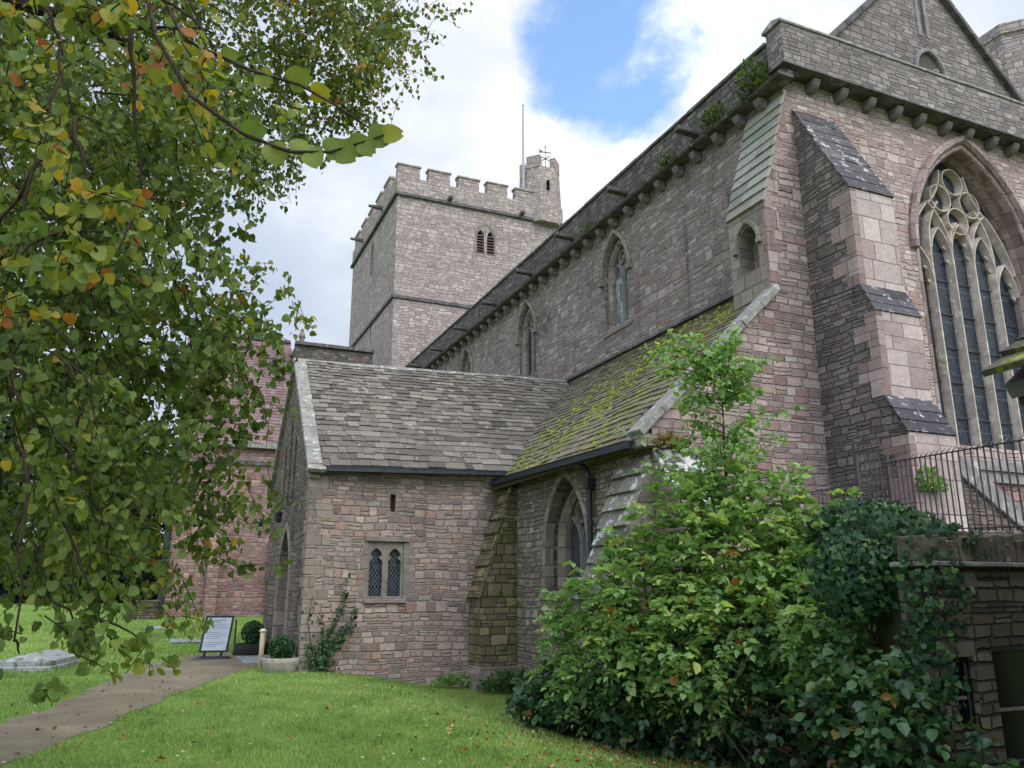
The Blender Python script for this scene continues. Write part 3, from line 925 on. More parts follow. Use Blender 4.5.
# two-light window
mb = MB()
O_, d0 = (0, py0, 0), -0.10
def light(cx, wd, z0, zs, za): return arch(cx, wd, z0, zs, za, 6)
l1, l2 = light(4.50, .30, 1.53, 2.36, 2.58), light(4.925, .30, 1.53, 2.36, 2.58)
mb.wall((0, py0 + .03, 0), X, Z, -Y, [(4.31, 1.475), (5.125, 1.475), (5.125, 2.715), (4.31, 2.715)], [l1, l2], depth=.13)
for cx in (4.50, 4.925):
    for sx in (-1, 1):
        mb.prism([(cx + sx * .155, 2.28), (cx + sx * .07, 2.37), (cx + sx * .155, 2.44)], (0, py0 + .035, 0), X, Z, (0, .08, 0))
fr = mb.build('two_light_window', M['frame'], porch)
mb = MB()
for l in (l1, l2): plane_poly(mb, l, (0, py0 + .03, 0), X, Z, -Y, .11)
mb.build('glass', M['glass'], fr)
mb = MB()   # jamb stones, lintel, sill round the window and slit, a little proud of the rubble
for z0, z1, xl, xr in ((1.47, 1.83, .16, .20), (1.83, 2.12, .09, .26), (2.12, 2.42, .17, .14), (2.42, 2.72, .12, .24)):
    mb.box((4.30 - xl, py0 - .006, z0 + .006), (4.302, py0 + .09, z1 - .006), random.random()); mb.box((5.133, py0 - .006, z0 + .006), (5.13 + xr, py0 + .09, z1 - .006), random.random())
mb.box((4.22, py0 - .05, 2.725), (5.25, py0 + .12, 2.84))
mb.box((4.24, py0 - .06, 1.38), (5.2, py0 + .12, 1.465))
mb.build('window_surround', M['frame'], porch, bevel=.008)
mb = MB()
mb.box((4.69, py0 - .005, 3.81), (4.99, py0 + .1, 3.93)); mb.build('slit_lintel', M['frame'], porch, bevel=.008); mb = MB(); mb.box((4.66, py0 - .005, 3.27), (5.0, py0 + .1, 3.395))
mb.build('slit_sill', M['frame'], porch, bevel=.008)
mb = MB()
z = -.3
i = 0
while z < 4.3:
    h = random.uniform(.26, .40); a, c_ = (.52, .26) if i % 2 else (.28, .48)
    a *= random.uniform(.85, 1.15)
    z1 = min(z + h, 4.36)
    mb.box((px0 - .006, py0 - .006, z + .006), (px0 + a, py0 + c_, z1 - .006)); z += h; i += 1
mb.build('quoins', M['greyash'], porch, bevel=.01)
# roof: solid under-slope, slates, ridge, verge coping
rl = 8.4
def roofz(y, x=5.0): return pe_z + (pap_z - pe_z) * (1 - abs(y - pap_y) / (pap_y - py0))
slope = math.hypot(pap_y - (py0 - .18), (pap_z - pe_z) * (pap_y - py0 + .18) / (pap_y - py0))
Bv = unit(V3(0, pap_y - py0, pap_z - pe_z)); Nv = unit(np.cross(X, Bv)); Nv = Nv if Nv[2] > 0 else -Nv
tilt = 0.018     # the eaves and ridge climb a little to the right
Av = unit(V3(1, 0, tilt + .014)); Avr = unit(V3(1, 0, .036))
eave = V3(px0 + .22, py0 - .20, pe_z - .16)
mb = MB()
Nf = unit(np.cross(Av, Bv)); Nf = Nf if Nf[2] > 0 else -Nf
slates(mb, eave + Nf * .06, Av, Bv, Nf, 7.9, slope - .05, .25, .15, .18, .52, .032, None, 0.0, .010)
mb.build('front_roof_slates', M['slate'], porch, rnd=True)
mb = MB()
for x0, x1 in ((px0 + .05, px0 + 8.0),):
    dz_ = tilt + .014
    prof = [(py0 - .12, pe_z - .10), (pap_y, pap_z - .02), (py1 + .12, pe_z - .10), (py1 + .12, pe_z - .2), (py0 - .12, pe_z - .2)]
    lo = [(x0, y, z) for y, z in prof]; hi = [(x1, y, z + dz_ * (x1 - x0)) for y, z in prof]
    mb.add(lo + hi, [(0, 1, 2, 3, 4), (9, 8, 7, 6, 5), (0, 5, 6, 1), (1, 6, 7, 2), (2, 7, 8, 3), (3, 8, 9, 4), (4, 9, 5, 0)])
mb.build('roof', M['slate'], porch)
mb = MB()
x = px0 + .22
while x < px0 + 7.9:
    ln = random.uniform(.42, .6)
    zc = pap_z + (tilt + .014) * (x - px0) + .05
    mb.prism([(-.2, -.15), (.2, -.15), (.07, .055), (-.07, .055)], (x + .004, pap_y, zc + random.uniform(-.008, .008)), Y, Z, (ln - .008, 0, (tilt + .01) * ln)); x += ln
mb.build('ridge_stones', M['coping'], porch, bevel=.01)
mb = MB()
for sgn, ye_ in ((-1, py0 - .30), (1, py1 + .2)):
    foot = V3(px0 - .10, ye_, pe_z - .22 if sgn < 0 else pe_z - .1); top = V3(px0 - .10, pap_y, pap_z + .10)
    n_ = 6 if sgn < 0 else 6
    dvec = (top - foot) / n_
    nn = unit(np.cross(X, dvec)) ; nn = nn if nn[2] > 0 else -nn
    for k in range(n_):
        p = foot + dvec * k + dvec * .008; q = foot + dvec * (k + 1) - dvec * .008
        c_ = (p + q) / 2 + V3(.19, 0, 0)
        mb.obox(c_, (.20, 0, 0), (q - p) / 2, nn * .055)
mb.build('verge_coping', M['coping'], porch, bevel=.012)
mb = MB(); mb.box((px0 - .09, py0 - .22, pe_z - .22), (px0 + .27, py0 + .1, pe_z - .02)); mb.box((px0 - .04, py0 - .1, pe_z - .36), (px0 + .2, py0 + .1, pe_z - .225)); mb.build('kneeler', M['greyash'], porch, bevel=.02)
mb = MB()
g0 = V3(px0 + .3, py0 - .26, pe_z - .16); g1 = V3(7.55, py0 - .26, pe_z - .02)
mb.bar(g0, g1, .12, .10); mb.bar(g0 + V3(0, .0, .052), g1 + V3(0, .0, .052), .15, .02)
gt = mb.build('gutter', M['gutter'], porch)
for k in range(6):
    p = g0 + (g1 - g0) * (k + .5) / 6; mb = MB(); mb.box(p + V3(-.015, .06, -.03), p + V3(.015, .24, .03)); mb.build('gutter_bracket', M['gutter'], gt)
mb = MB()
lp = V3(px0 - .22, 21.25, 3.42)
mb.bar((px0 + .01, 21.25, 3.68), (px0 - .24, 21.25, 3.70), .025, .025); mb.lathe(lp, [(.02, .22), (.09, .18), (.10, .16), (.07, -.06), (.04, -.09)], 6)
mb.build('wall_lantern', M['iron'], porch)
mb = MB(); mb.bar((px0 + .01, 23.9, 3.5), (px0 - .35, 23.9, 3.62), .03, .03); mb.lathe((px0 - .36, 23.9, 3.45), [(.03, .15), (.08, .09), (.06, -.02), (.02, -.04)], 8)
mb.build('wall_lantern', M['iron'], porch)

# ------------------------------------------------------------------ side chapel (lean-to against the long wall)
chapel = thing('side_chapel', 'lean-to chapel of grey-brown rubble with mossy slate roof and pointed side window', 'chapel', (7.62, 11.52, 0))
cx0, cy0, cy1, lwx = 7.62, 11.52, 25.5, 11.35
def lroof(x): return 4.40 + .953 * (x - 7.5)
mb = MB()
wh = arch(14.88, 1.92, 1.62, 2.45, 3.95, 10)
mb.wall((cx0, 0, 0), Y, Z, -X, [(cy0, -1.0), (cy1, -1.0), (cy1, 4.4), (cy0, 4.4)], [wh], depth=.55)
mb.build('side_wall', M['chapel'], chapel)
mb = MB()
mb.wall((0, cy0 + .002, 0), X, Z, -Y, [(cx0, -1.0), (11.56, -1.0), (11.56, lroof(10.6) + .05), (10.6, lroof(10.6) + .02), (cx0, lroof(cx0) - .05)])
mb.build('end_wall', M['endwall'], chapel)
mb = MB()
mb.ribbon(archpath(14.88, 2.02, 2.45, 4.05, 1.62), (cx0, 0, 0), Y, Z, -X, .14, -.2, .015, .12, 0)
mb.ribbon(archpath(14.88, 1.62, 2.45, 3.72, 1.62), (cx0, 0, 0), Y, Z, -X, .20, -.54, -.24, .05, -.36)
mb.box((cx0 - .08, 13.8, 1.5), (cx0 + .5, 15.95, 1.615))
sur = mb.build('window_surround', M['greyash'], chapel)
mb = MB()
mb.ribbon([(14.88, 1.62), (14.88, 2.7)], (cx0, 0, 0), Y, Z, -X, .14, -.52, -.36, .04, -.46)
for s_ in (-1, 1):
    mb.ribbon(archpath(14.88 + s_ * .40, .74, 2.5, 3.15), (cx0, 0, 0), Y, Z, -X, .09, -.52, -.38, .03, -.46)
mb.ribbon(arc(14.88, 3.25, .22, 0, 360, 16)[:-1], (cx0, 0, 0), Y, Z, -X, .08, -.52, -.38, .03, -.46, True)
tw = mb.build('window_tracery', M['tracgrey'], chapel)
mb = MB(); plane_poly(mb, wh, (cx0, 0, 0), Y, Z, -X, .5); mb.build('glass', M['glass'], tw)
# roof
mb = MB()
prof = [(7.3, lroof(7.3) - .12), (lwx, lroof(lwx) - .06), (lwx, lroof(lwx) - .3), (7.3, lroof(7.3) - .2)]
mb.prism(prof, (0, cy0 + .05, 0), X, Z, (0, cy1 - cy0, 0))
mb.build('roof', M['slate_m'], chapel)
mb = MB()
Bc = unit(V3(1, 0, .953)); Nc = unit(V3(-.953, 0, 1))
Sc = (lwx - 7.28) * math.hypot(1, .953)
O_ = V3(7.28, cy0 + .12, lroof(7.28) - .08)
slates(mb, O_, Y, Bc, Nc, cy1 - cy0 - .2, Sc, .24, .14, .18, .5, .036, None, cy0 + .12, .008)
mb.build('roof_slates', M['slate_m'], chapel, rnd=True)
mb = MB()     # raised cushions of moss along the two wet bands of the roof
for k in range(620):
    yy = random.choice((13.3, 13.3, 15.5, 15.5, 17.4)) + random.gauss(0, .55); s_ = random.uniform(.1, Sc - .1)
    if yy < cy0 + .2: continue
    c_ = O_ + Y * (yy - cy0 - .12) + Bc * s_ + Nc * .035
    a_ = random.uniform(.03, .11); b_ = random.uniform(.03, .07); hh_ = random.uniform(.012, .035)
    ring = [c_ + Y * a_ * math.cos(t) * random.uniform(.7, 1.2) + Bc * b_ * math.sin(t) * random.uniform(.7, 1.2) for t in np.linspace(0, 2 * math.pi, 8)[:-1]]
    mid = [c_ + (q - c_) * .6 + Nc * hh_ for q in ring]
    mb.add(ring + mid + [c_ + Nc * hh_ * 1.25], [(i, (i + 1) % 7, 7 + (i + 1) % 7, 7 + i) for i in range(7)] + [(7 + i, 7 + (i + 1) % 7, 14) for i in range(7)])
mb.build('moss', M['moss'], chapel, True)['kind'] = 'stuff'
mb = MB()
foot = V3(7.30, cy0 - .02, lroof(7.30) + .02); top = V3(10.62, cy0 - .02, lroof(10.62) + .04)
dvec = (top - foot) / 7
for k in range(7):
    p = foot + dvec * k; q = foot + dvec * (k + 1); j = random.uniform(-.012, .012)
    mb.obox((p + q) / 2 + V3(0, .06, j), (q - p) / 2 * .985, (0, .20, 0), Nc * .075)
mb.build('verge_coping', M['coping'], chapel, bevel=.015)
mb = MB(); mb.box((7.32, cy0 - .13, 4.0), (7.78, cy0 + .2, 4.24)); mb.build('kneeler', M['greyash'], chapel, bevel=.03)
mb = MB()
mb.bar((7.22, cy0 + .12, 4.06), (7.22, 17.82, 4.16), .13, .12); mb.bar((7.22, cy0 + .12, 4.125), (7.22, 17.82, 4.225), .16, .02)
mb.bar((7.46, cy0 + .1, 4.14), (7.46, 17.9, 4.22), .3, .05)
mb.build('gutter', M['gutter'], chapel)
mb = MB()
mb.tube([(7.30, 13.62, 4.05), (7.50, 13.62, 3.9), (7.52, 13.62, 3.7), (7.52, 13.62, -.4)], .055, 8)
mb.box((7.43, 13.53, 3.55), (7.60, 13.71, 3.75))
for z in (2.9, 1.9, .9): mb.lathe((7.52, 13.62, z), [(.07, -.04), (.07, .04)], 8)
mb.build('downpipe', M['gutter'], chapel)
# flashing along the long wall
mb = MB(); mb.bar((lwx - .06, 11.9, lroof(lwx) + .02), (lwx - .06, 25, lroof(lwx) + .02), .1, .07); mb.build('flashing', M['copdark'], chapel)

# corner buttress thrown out towards -x, stepped lichened slabs on its back
mb = MB()
pr = [(7.63, -1.0), (6.62, -1.0), (6.62, 1.50), (7.52, 3.86), (7.63, 3.86)]
mb.prism(pr, (0, 11.50, 0), X, Z, (0, .92, 0))
bt = mb.build('buttress', M['greyash'], chapel)
mb = MB()
a_, b_ = V3(6.62, 0, 1.50), V3(7.52, 0, 3.86)
Bs = unit(b_ - a_); Ns = unit(V3(-(b_ - a_)[2], 0, (b_ - a_)[0]))
slab_slope(mb, a_ + V3(0, 11.50, 0), Y, Bs, Ns, .92, np.linalg.norm(b_ - a_), 8, .08, .025)
mb.build('weathering', M['slate_l'], bt, rnd=True)
# buttress against the end wall, dark slab with white lichen
mb = MB()
pr = [(11.51, -1.0), (10.62, -1.0), (10.62, 2.75), (11.51, 4.05)]
mb.prism(pr, (7.60, 0, 0), Y, Z, (.86, 0, 0))
bt = mb.build('buttress', M['endwall'], chapel)
mb = MB()
a_, b_ = V3(0, 10.60, 2.75), V3(0, 11.51, 4.08)
Bs = unit(b_ - a_); Ns = unit(V3(0, -(b_ - a_)[2], (b_ - a_)[1]))
slab_slope(mb, a_ + V3(7.60, 0, 0), X, Bs, Ns, .86, np.linalg.norm(b_ - a_), 3, .04, .03)
mb.build('weathering', M['slate_wl'], bt, rnd=True)
# raking mossy buttress in the angle with the porch
mb = MB()
pr = [(7.63, -1.0), (6.72, -1.0), (6.72, 1.50), (7.48, 4.0), (7.63, 4.0)]
mb.prism(pr, (0, 17.30, 0), X, Z, (0, .72, 0))
bt = mb.build('mossy_buttress', M['mossbut'], chapel)
mb = MB()
a_, b_ = V3(6.72, 17.30, 1.50), V3(7.48, 17.30, 4.0)
Bs = unit(b_ - a_); Ns = unit(V3(-(b_ - a_)[2], 0, (b_ - a_)[0]))
slab_slope(mb, a_, Y, Bs, Ns, .72, np.linalg.norm(b_ - a_), 7, .07, .02)
mb.build('weathering', M['mossbut'], bt, rnd=True)
mb = MB(); mb.prism([(6.62, -1.0), (7.62, -1.0), (7.62, .02), (6.72, .02), (6.62, -.12)], (0, 17.2, 0), X, Z, (0, .84, 0)); mb.build('plinth', M['greyash'], bt)

# ------------------------------------------------------------------ chancel: long wall, great end wall, buttresses, parapets, gable
chancel = thing('chancel', 'tall purple-grey stone chancel with large traceried window and corbelled parapet', 'church', (11.35, 11.52, 0))
LY1 = 45.0
mb = MB()
wcs = [18.62, 24.85, 31.1, 37.4]
holes = [arch(c_, 1.42, 9.0, 10.55, 11.72, 8) for c_ in wcs]
mb.wall((lwx, 0, 0), Y, Z, -X, [(cy0, -1.0), (LY1, -1.0), (LY1, 12.3), (cy0, 12.3)], holes, depth=.34)
mb.build('long_wall', M['chancel'], chancel)
for i, c_ in enumerate(wcs):
    mb = MB(); O_ = (lwx, 0, 0)
    mb.ribbon(archpath(c_, 1.56, 10.5, 11.86), O_, Y, Z, -X, .13, -.05, .10, .09, .06)
    for s_ in (-1, 1): mb.box((lwx - .12, c_ + s_ * .78 - .09, 10.40), (lwx + .05, c_ + s_ * .78 + .09, 10.55))
    mb.ribbon(archpath(c_, 1.26, 10.55, 11.56, 9.0), O_, Y, Z, -X, .18, -.33, -.10, .06, -.2)
    mb.prism([(-.04, 8.86), (.34, 9.02), (.34, 8.8), (-.04, 8.8)], (lwx, c_ - .78, 0), X, Z, (0, 1.56, 0))
    wo_ = mb.build('clerestory_window', M['greyash'], chancel)
    mb = MB()
    mb.ribbon([(c_, 9.0), (c_, 10.7)], O_, Y, Z, -X, .12, -.32, -.18, .05, -.25)
    for s_ in (-1, 1): mb.ribbon(archpath(c_ + s_ * .29, .54, 10.45, 10.95), O_, Y, Z, -X, .09, -.32, -.2, .03, -.26)
    mb.ribbon(arc(c_, 11.12, .18, 0, 360, 14)[:-1], O_, Y, Z, -X, .08, -.32, -.2, .03, -.26, True)
    mb.build('tracery', M['tracgrey'], wo_)
    mb = MB(); plane_poly(mb, [(c_ - .6, 9.0), (c_ + .6, 9.0), (c_ + .6, 10.6), (c_, 11.62), (c_ - .6, 10.6)], O_, Y, Z, -X, .3); mb.build('glass', M['glasspale'] if i == 0 else M['glassbig'], wo_)
# parapet on the long side: a run of wall on corbels, with its own flat coping
mb = MB()
mb.box((11.08, 11.22, 12.28), (11.55, LY1, 13.16))
mb.build('side_parapet', M['parapet'], chancel)
mb = MB()
y = 11.6
while y < LY1:
    ln = random.uniform(.8, 1.2); mb.box((11.02, y + .005, 13.165), (11.62, min(y + ln, LY1) - .005, 13.26 + random.uniform(-.012, .012))); y += ln
mb.build('parapet_coping', M['copdark'], chancel, bevel=.015)
mb = MB()
mb.prism([(10.98, 12.19), (11.36, 12.19), (11.36, 12.275), (10.98, 12.275), (10.94, 12.24)], (0, 11.2, 0), X, Z, (0, LY1 - 11.2, 0))
mb.build('string_course', M['copdark'], chancel)
def corbel_mesh(N_):
    mb = MB()
    return mb
mb = MB(); mb.prism([(0, 0), (-.30, 0), (-.30, -.10), (-.24, -.22), (-.12, -.30), (0, -.32)], (11.352, 12.1 - .11, 12.185), X, Z, (0, .22, 0))
mb.v = [(lwx + (x - lwx) * .9, y_, 12.185 + (z - 12.185) * .82) for x, y_, z in mb.v]
cb = mb.build('corbel', M['corbel'], chancel, bevel=.03)
y = 12.85
while y < 44.5:
    c_ = dup(cb); c_.location = cb.location + Vector((0, y - 12.1 + random.uniform(-.05, .05), random.uniform(-.01, .01))); c_.parent = chancel; y += .80
mb = MB(); mb.prism([(0, 0), (-.34, 0), (-.34, -.10), (-.28, -.22), (-.14, -.31), (0, -.33)], (11.30 - .12, 11.522, 12.40), Y, Z, (.24, 0, 0))
mb.v = [(11.30 + (x - 11.30) * .85, cy0 + (y_ - cy0) * .92, 12.40 + (z - 12.40) * .8) for x, y_, z in mb.v]
cb2 = mb.build('corbel', M['corbel'], chancel, bevel=.035)
for k in range(1, 16):
    c_ = dup(cb2); c_.location = cb2.location + Vector((k * .80 + random.uniform(-.04, .04), 0, random.uniform(-.012, .012))); c_.parent = chancel
# stone spouts
mb = MB(); mb.prism([(11.1, -.11), (10.48, -.10), (10.48, .03), (11.1, .05)], (0, 14.2 - .1, 12.52), X, Z, (0, .2, 0)); mb.box((10.5, 14.14, 12.55), (11.1, 14.17, 12.6)); mb.box((10.5, 14.23, 12.55), (11.1, 14.26, 12.6))
sp = mb.build('water_spout', M['parapet'], chancel, bevel=.015)
for y in (17.5, 20.76, 23.87, 27.12, 30.4, 33.7, 37.0):
    c_ = dup(sp); c_.location = sp.location + Vector((0, y - 14.2, random.uniform(-.05, .05))); c_.parent = chancel

# great end wall
EX1 = 23.0
BW = dict(cx=16.80, w=3.90, z0=4.62, zs=9.0, za=12.02)
mb = MB()
wh = arch(BW['cx'], BW['w'], BW['z0'], BW['zs'], BW['za'], 14)
mb.wall((0, cy0, 0), X, Z, -Y, [(11.56, -1.0), (EX1, -1.0), (EX1, 12.6), (lwx, 12.6), (lwx, 7.5), (11.56, 7.5)], [wh], depth=.62)
mb.wall((EX1, 0, 0), Y, Z, X, [(cy0, -1), (LY1, -1), (LY1, 13), (cy0, 13)])
mb.build('end_wall', M['east'], chancel)
O_ = (0, cy0, 0)
mb = MB()
mb.ribbon(archpath(BW['cx'], BW['w'] + .34, BW['zs'], BW['za'] + .18), O_, X, Z, -Y, .20, -.05, .14, .10, .07)
mb.ribbon(archpath(BW['cx'], BW['w'] + .10, BW['zs'], BW['za'] + .02, BW['z0']), O_, X, Z, -Y, .16, -.3, .012, .10, -.03)
mb.ribbon(archpath(BW['cx'], BW['w'] - .06, BW['zs'], BW['za'] - .06, BW['z0']), O_, X, Z, -Y, .14, -.6, -.30, .04, -.42)
mb.build('great_window_arch', M['redash'], chancel)
mb = MB()
T0, T1, TM = -.58, -.36, -.50
def tr(pts, wd=.13, closed=False): mb.ribbon(pts, O_, X, Z, -Y, wd, T0, T1, wd * .32, TM, closed)
mx = [BW['cx'] + d for d in (-1.08, -.36, .36, 1.08)]
edge_x = [BW['cx'] - 1.80] + mx + [BW['cx'] + 1.80]
for i, x in enumerate(mx): tr([(x, BW['z0']), (x, 9.5 if i in (1, 2) else 9.3)], .108)
for i in range(5):      # light heads
    c_ = (edge_x[i] + edge_x[i + 1]) / 2
    zs = (8.55, 9.15, 9.35, 9.15, 8.55)[i]
    tr(archpath(c_, .69, zs, zs + .78, None, 7), .07)
    for s_ in (-1, 1):
        for zz, dd in ((zs - .02, .12), (zs + .32, .12)):
            xx = c_ + s_ * (.33 if zz < zs + .1 else .26)
            mb.prism([(xx, zz - .06), (xx - s_ * dd, zz + .03), (xx, zz + .07)], (0, cy0 + .45, 0), X, Z, (0, .06, 0))
# two sub-arches that climb from the outer lights and the middle bars, crossing under the roundels
def curve(p, q, bulge, n=10):
    p = np.array(p, float); q = np.array(q, float); nrm = np.array((-(q - p)[1], (q - p)[0]))
    return [tuple(p + (q - p) * t + nrm * bulge * 4 * t * (1 - t)) for t in np.linspace(0, 1, n)]
tr(curve((mx[0], 9.3), (BW['cx'] - .62, 10.62) , .10), .095); tr(curve((mx[3], 9.3), (BW['cx'] + .62, 10.62), -.10), .095)
tr(curve((mx[1], 9.5), (BW['cx'] - .98, 10.55), -.10), .085); tr(curve((mx[2], 9.5), (BW['cx'] + .98, 10.55), .10), .085)
tr(curve((mx[1], 9.5), (BW['cx'] - .05, 10.18), .12), .085); tr(curve((mx[2], 9.5), (BW['cx'] + .05, 10.18), -.12), .085)
tr(curve((BW['cx'] - 1.78, 9.1), (BW['cx'] - 1.02, 10.5), .07), .10); tr(curve((BW['cx'] + 1.78, 9.1), (BW['cx'] + 1.02, 10.5), -.07), .10)
qz = 10.74
for dx_, dz_, r in ((0, .52, .34), (-.50, .0, .34), (.50, .0, .34), (0, -.52, .34)):
    tr(arc(BW['cx'] + dx_, qz + dz_, r, 0, 360, 20)[:-1], .07, True)
for s_ in (-1, 1): tr(curve((BW['cx'] + s_ * .98, 10.5), (BW['cx'] + s_ * .42, 11.5), -.10 * -s_), .09)
gw = mb.build('great_window_tracery', M['trac'], chancel)
mb = MB(); plane_poly(mb, arch(BW['cx'], BW['w'] - .04, BW['z0'], BW['zs'], BW['za'] - .02, 14), O_, X, Z, -Y, .56); mb.build('glass', M['glassbig'], gw)
mb = MB()
z = BW['z0'] + .75
while z < 9: mb.bar((BW['cx'] - 1.78, cy0 + .53, z), (BW['cx'] + 1.78, cy0 + .53, z), .018, .018); z += .82
mb.build('saddle_bar', M['rust'], gw)
mb = MB()
mb.prism([(-.16, 4.30), (.6, 4.62), (.6, 4.1), (-.16, 4.1)], (14.6, cy0, 0), Y, Z, (4.6, 0, 0))
mb.box((13.2, cy0 - .10, 3.86), (EX1, cy0 + .1, 4.10)); mb.box((14.0, cy0 - .06, 4.102), (EX1, cy0 + .1, 4.28))
mb.build('sill_course', M['coping'], chancel)
mb = MB(); mb.box((12.75, cy0 - .03, -1), (EX1, cy0 + .1, 3.858)); mb.build('red_base_wall', M['red'], chancel)
mb = MB(); mb.prism([(13.6, 0), (15.95, 0), (15.95, 2.78), (14.30, 3.84), (13.6, 3.84)], (0, 10.75, 0), X, Z, (0, .75, 0))
rk = mb.build('raking_plinth', M['gable'], chancel)
mb = MB()
p, q = V3(15.95, 11.1, 2.86), V3(14.10, 11.1, 4.02)
d_ = (q - p) / 4; nn = unit(V3(-d_[2], 0, d_[0])); nn = nn if nn[2] > 0 else -nn
for k in range(4): mb.obox(p + d_ * (k + .5), d_ * .49, (0, .42, 0), nn * .20)
mb.build('raking_coping', M['coping'], rk, bevel=.02)
# end parapet and its coping
mb = MB(); mb.box((11.06, 11.10, 12.44), (EX1, 11.58, 13.42)); mb.build('end_parapet', M['eparapet'], chancel)
mb = MB(); mb.prism([(11.07, 12.40), (11.54, 12.40), (11.54, 12.437), (11.07, 12.437)], (11.0, 0, 0), Y, Z, (EX1 - 11, 0, 0)); mb.build('string_course', M['copdark'], chancel)
mb = MB()
x = 11.0
while x < EX1:
    ln = random.uniform(.9, 1.3); x1 = min(x + ln, EX1)
    mb.prism([(11.07, 13.425), (11.66, 13.425), (11.66, 13.49), (11.34, 13.60), (11.07, 13.49)], (x + .004, 0, random.uniform(-.008, .008)), Y, Z, (x1 - x - .008, 0, 0)); x = x1
mb.build('end_coping', M['coping'], chancel, bevel=.012)
# buttress A with its niche, at the corner, thrown towards -x
ax, ay0, ay1, az, azt = 10.55, cy0 - .001, 12.66, 9.33, 11.98
mb = MB()
nich = arch(12.09, .60, 7.98, 8.55, 8.98, 8)
mb.wall((ax, 0, 0), Y, Z, -X, [(ay0, 5.5), (ay1, 5.5), (ay1, az), (ay0, az)], [nich], depth=.42)
plane_poly(mb, arch(12.09, .62, 7.97, 8.55, 9.0, 8), (ax, 0, 0), Y, Z, -X, .40)
mb.ribbon(archpath(12.09, .72, 8.55, 9.08), (ax, 0, 0), Y, Z, -X, .10, -.03, .07, .06, .04)
for s_ in (-1, 1): mb.box((ax - .075, 12.09 + s_ * .37 - .06, 8.47), (ax + .03, 12.09 + s_ * .37 + .06, 8.56))
mb.wall((0, ay1, 0), X, Z, Y, [(ax, 5.5), (lwx, 5.5), (lwx, azt), (ax, az)])
na = mb.build('niche_buttress', M['greyash'], chancel)
mb = MB(); mb.wall((0, ay0, 0), X, Z, -Y, [(ax, lroof(ax) - .4), (11.56, lroof(ax) - .4), (11.56, 12.2), (lwx, azt), (ax, az)]); mb.build('corner_face', M['endwall'], na)
mb = MB()
z = 7.55; i = 0
def ledge(z): return ax if z < az else ax + (lwx - ax) * (z - az) / (azt - az)
while z < 11.7:
    h = random.uniform(.28, .42); wd = .34 if i % 2 else .2
    xa_, xb_ = ledge(z), ledge(z + h)
    mb.prism([(xa_ - .004, z + .005), (xa_ + wd, z + .005), (xa_ + wd, z + h - .005), (xb_ - .004, z + h - .005)], (0, ay0 - .008, 0), X, Z, (0, .08, 0)); z += h; i += 1
mb.build('quoins', M['redash'], na)
mb = MB()
a_, b_ = V3(ax, ay0, az), V3(lwx, ay0, azt)
Bs = unit(b_ - a_); Ns = unit(V3(-(b_ - a_)[2], 0, (b_ - a_)[0]))
slab_slope(mb, a_, Y, Bs, Ns, ay1 - ay0, np.linalg.norm(b_ - a_), 10, .06, .03)
mb.build('weathering', M['slate_g'], na, rnd=True)
# buttress B, three stages, thrown towards the camera
bx0, bx1 = 11.55, 12.68
st = [(9.75, -1.0, 4.30), (9.72, 4.3, 4.3)]
prof = [(cy0 + .05, -1.0), (9.66, -1.0), (9.66, 4.30), (10.02, 4.98), (10.02, 6.62), (10.28, 7.18), (10.28, 9.22), (11.50, 11.62), (cy0 + .05, 11.62)]
mb = MB(); mb.prism(prof, (bx0, 0, 0), Y, Z, (bx1 - bx0, 0, 0)); bb = mb.build('staged_buttress', M['sidestone'], chancel)
for (y_, z0, z1) in ((9.66, -1.0, 4.28), (10.02, 5.0, 6.60), (10.28, 7.2, 9.20)):
    mb = MB(); mb.box((bx0 + .02, y_ - .012, z0), (bx1 + .012, y_ + .25, z1)); mb.build('front_face', M['ashlar'], bb)
    mb = MB()
    z = z0; i = 0
    while z < z1 - .1:
        h = random.uniform(.3, .45); zt = min(z + h, z1); ln = random.uniform(.42, .6) if i % 2 else random.uniform(.2, .3)
        mb.box((bx0 - .006, y_ - .016, z + .005), (bx0 + .15, y_ + ln, zt - .005)); z += h; i += 1
    mb.build('quoins', M['redash'], bb)
for (y0_, z0_, y1_, z1_, n_) in ((9.66, 4.30, 10.02, 4.98, 3), (10.02, 6.62, 10.28, 7.18, 3), (10.28, 9.22, 11.50, 11.62, 8)):
    a_, b_ = V3(bx0, y0_, z0_), V3(bx0, y1_, z1_)
    Bs = unit(b_ - a_); Ns = unit(V3(0, -(b_ - a_)[2], (b_ - a_)[1]))
    mb = MB(); slab_slope(mb, a_, X, Bs, Ns, bx1 - bx0, np.linalg.norm(b_ - a_), n_, .035, .03)
    mb.build('weathering', M['slate_w'], bb, rnd=True)
# gable above the end parapet, and the main roof behind
gy, gxc, gpk = 12.35, 17.25, 18.15
mb = MB()
gh = [arch(17.25, .95, 13.4, 14.75, 15.35, 8), [(17.17, 15.95), (17.33, 15.95), (17.33, 17.3), (17.17, 17.3)]]
mb.wall((0, gy, 0), X, Z, -Y, [(12.55, 13.0), (21.95, 13.0), (21.95, 13.45), (gxc, gpk), (12.55, 13.45)], gh, depths=[.25, .3])
plane_poly(mb, [(16.7, 13.4), (17.8, 13.4), (17.8, 15.4), (16.7, 15.4)], (0, gy, 0), X, Z, -Y, .24)
plane_poly(mb, [(17.1, 15.9), (17.4, 15.9), (17.4, 17.4), (17.1, 17.4)], (0, gy, 0), X, Z, -Y, .29)
gb = mb.build('gable', M['eparapet'], chancel)
mb = MB()
mb.ribbon(archpath(17.25, 1.05, 14.75, 15.42), (0, gy, 0), X, Z, -Y, .13, -.05, .08, .08, .04)
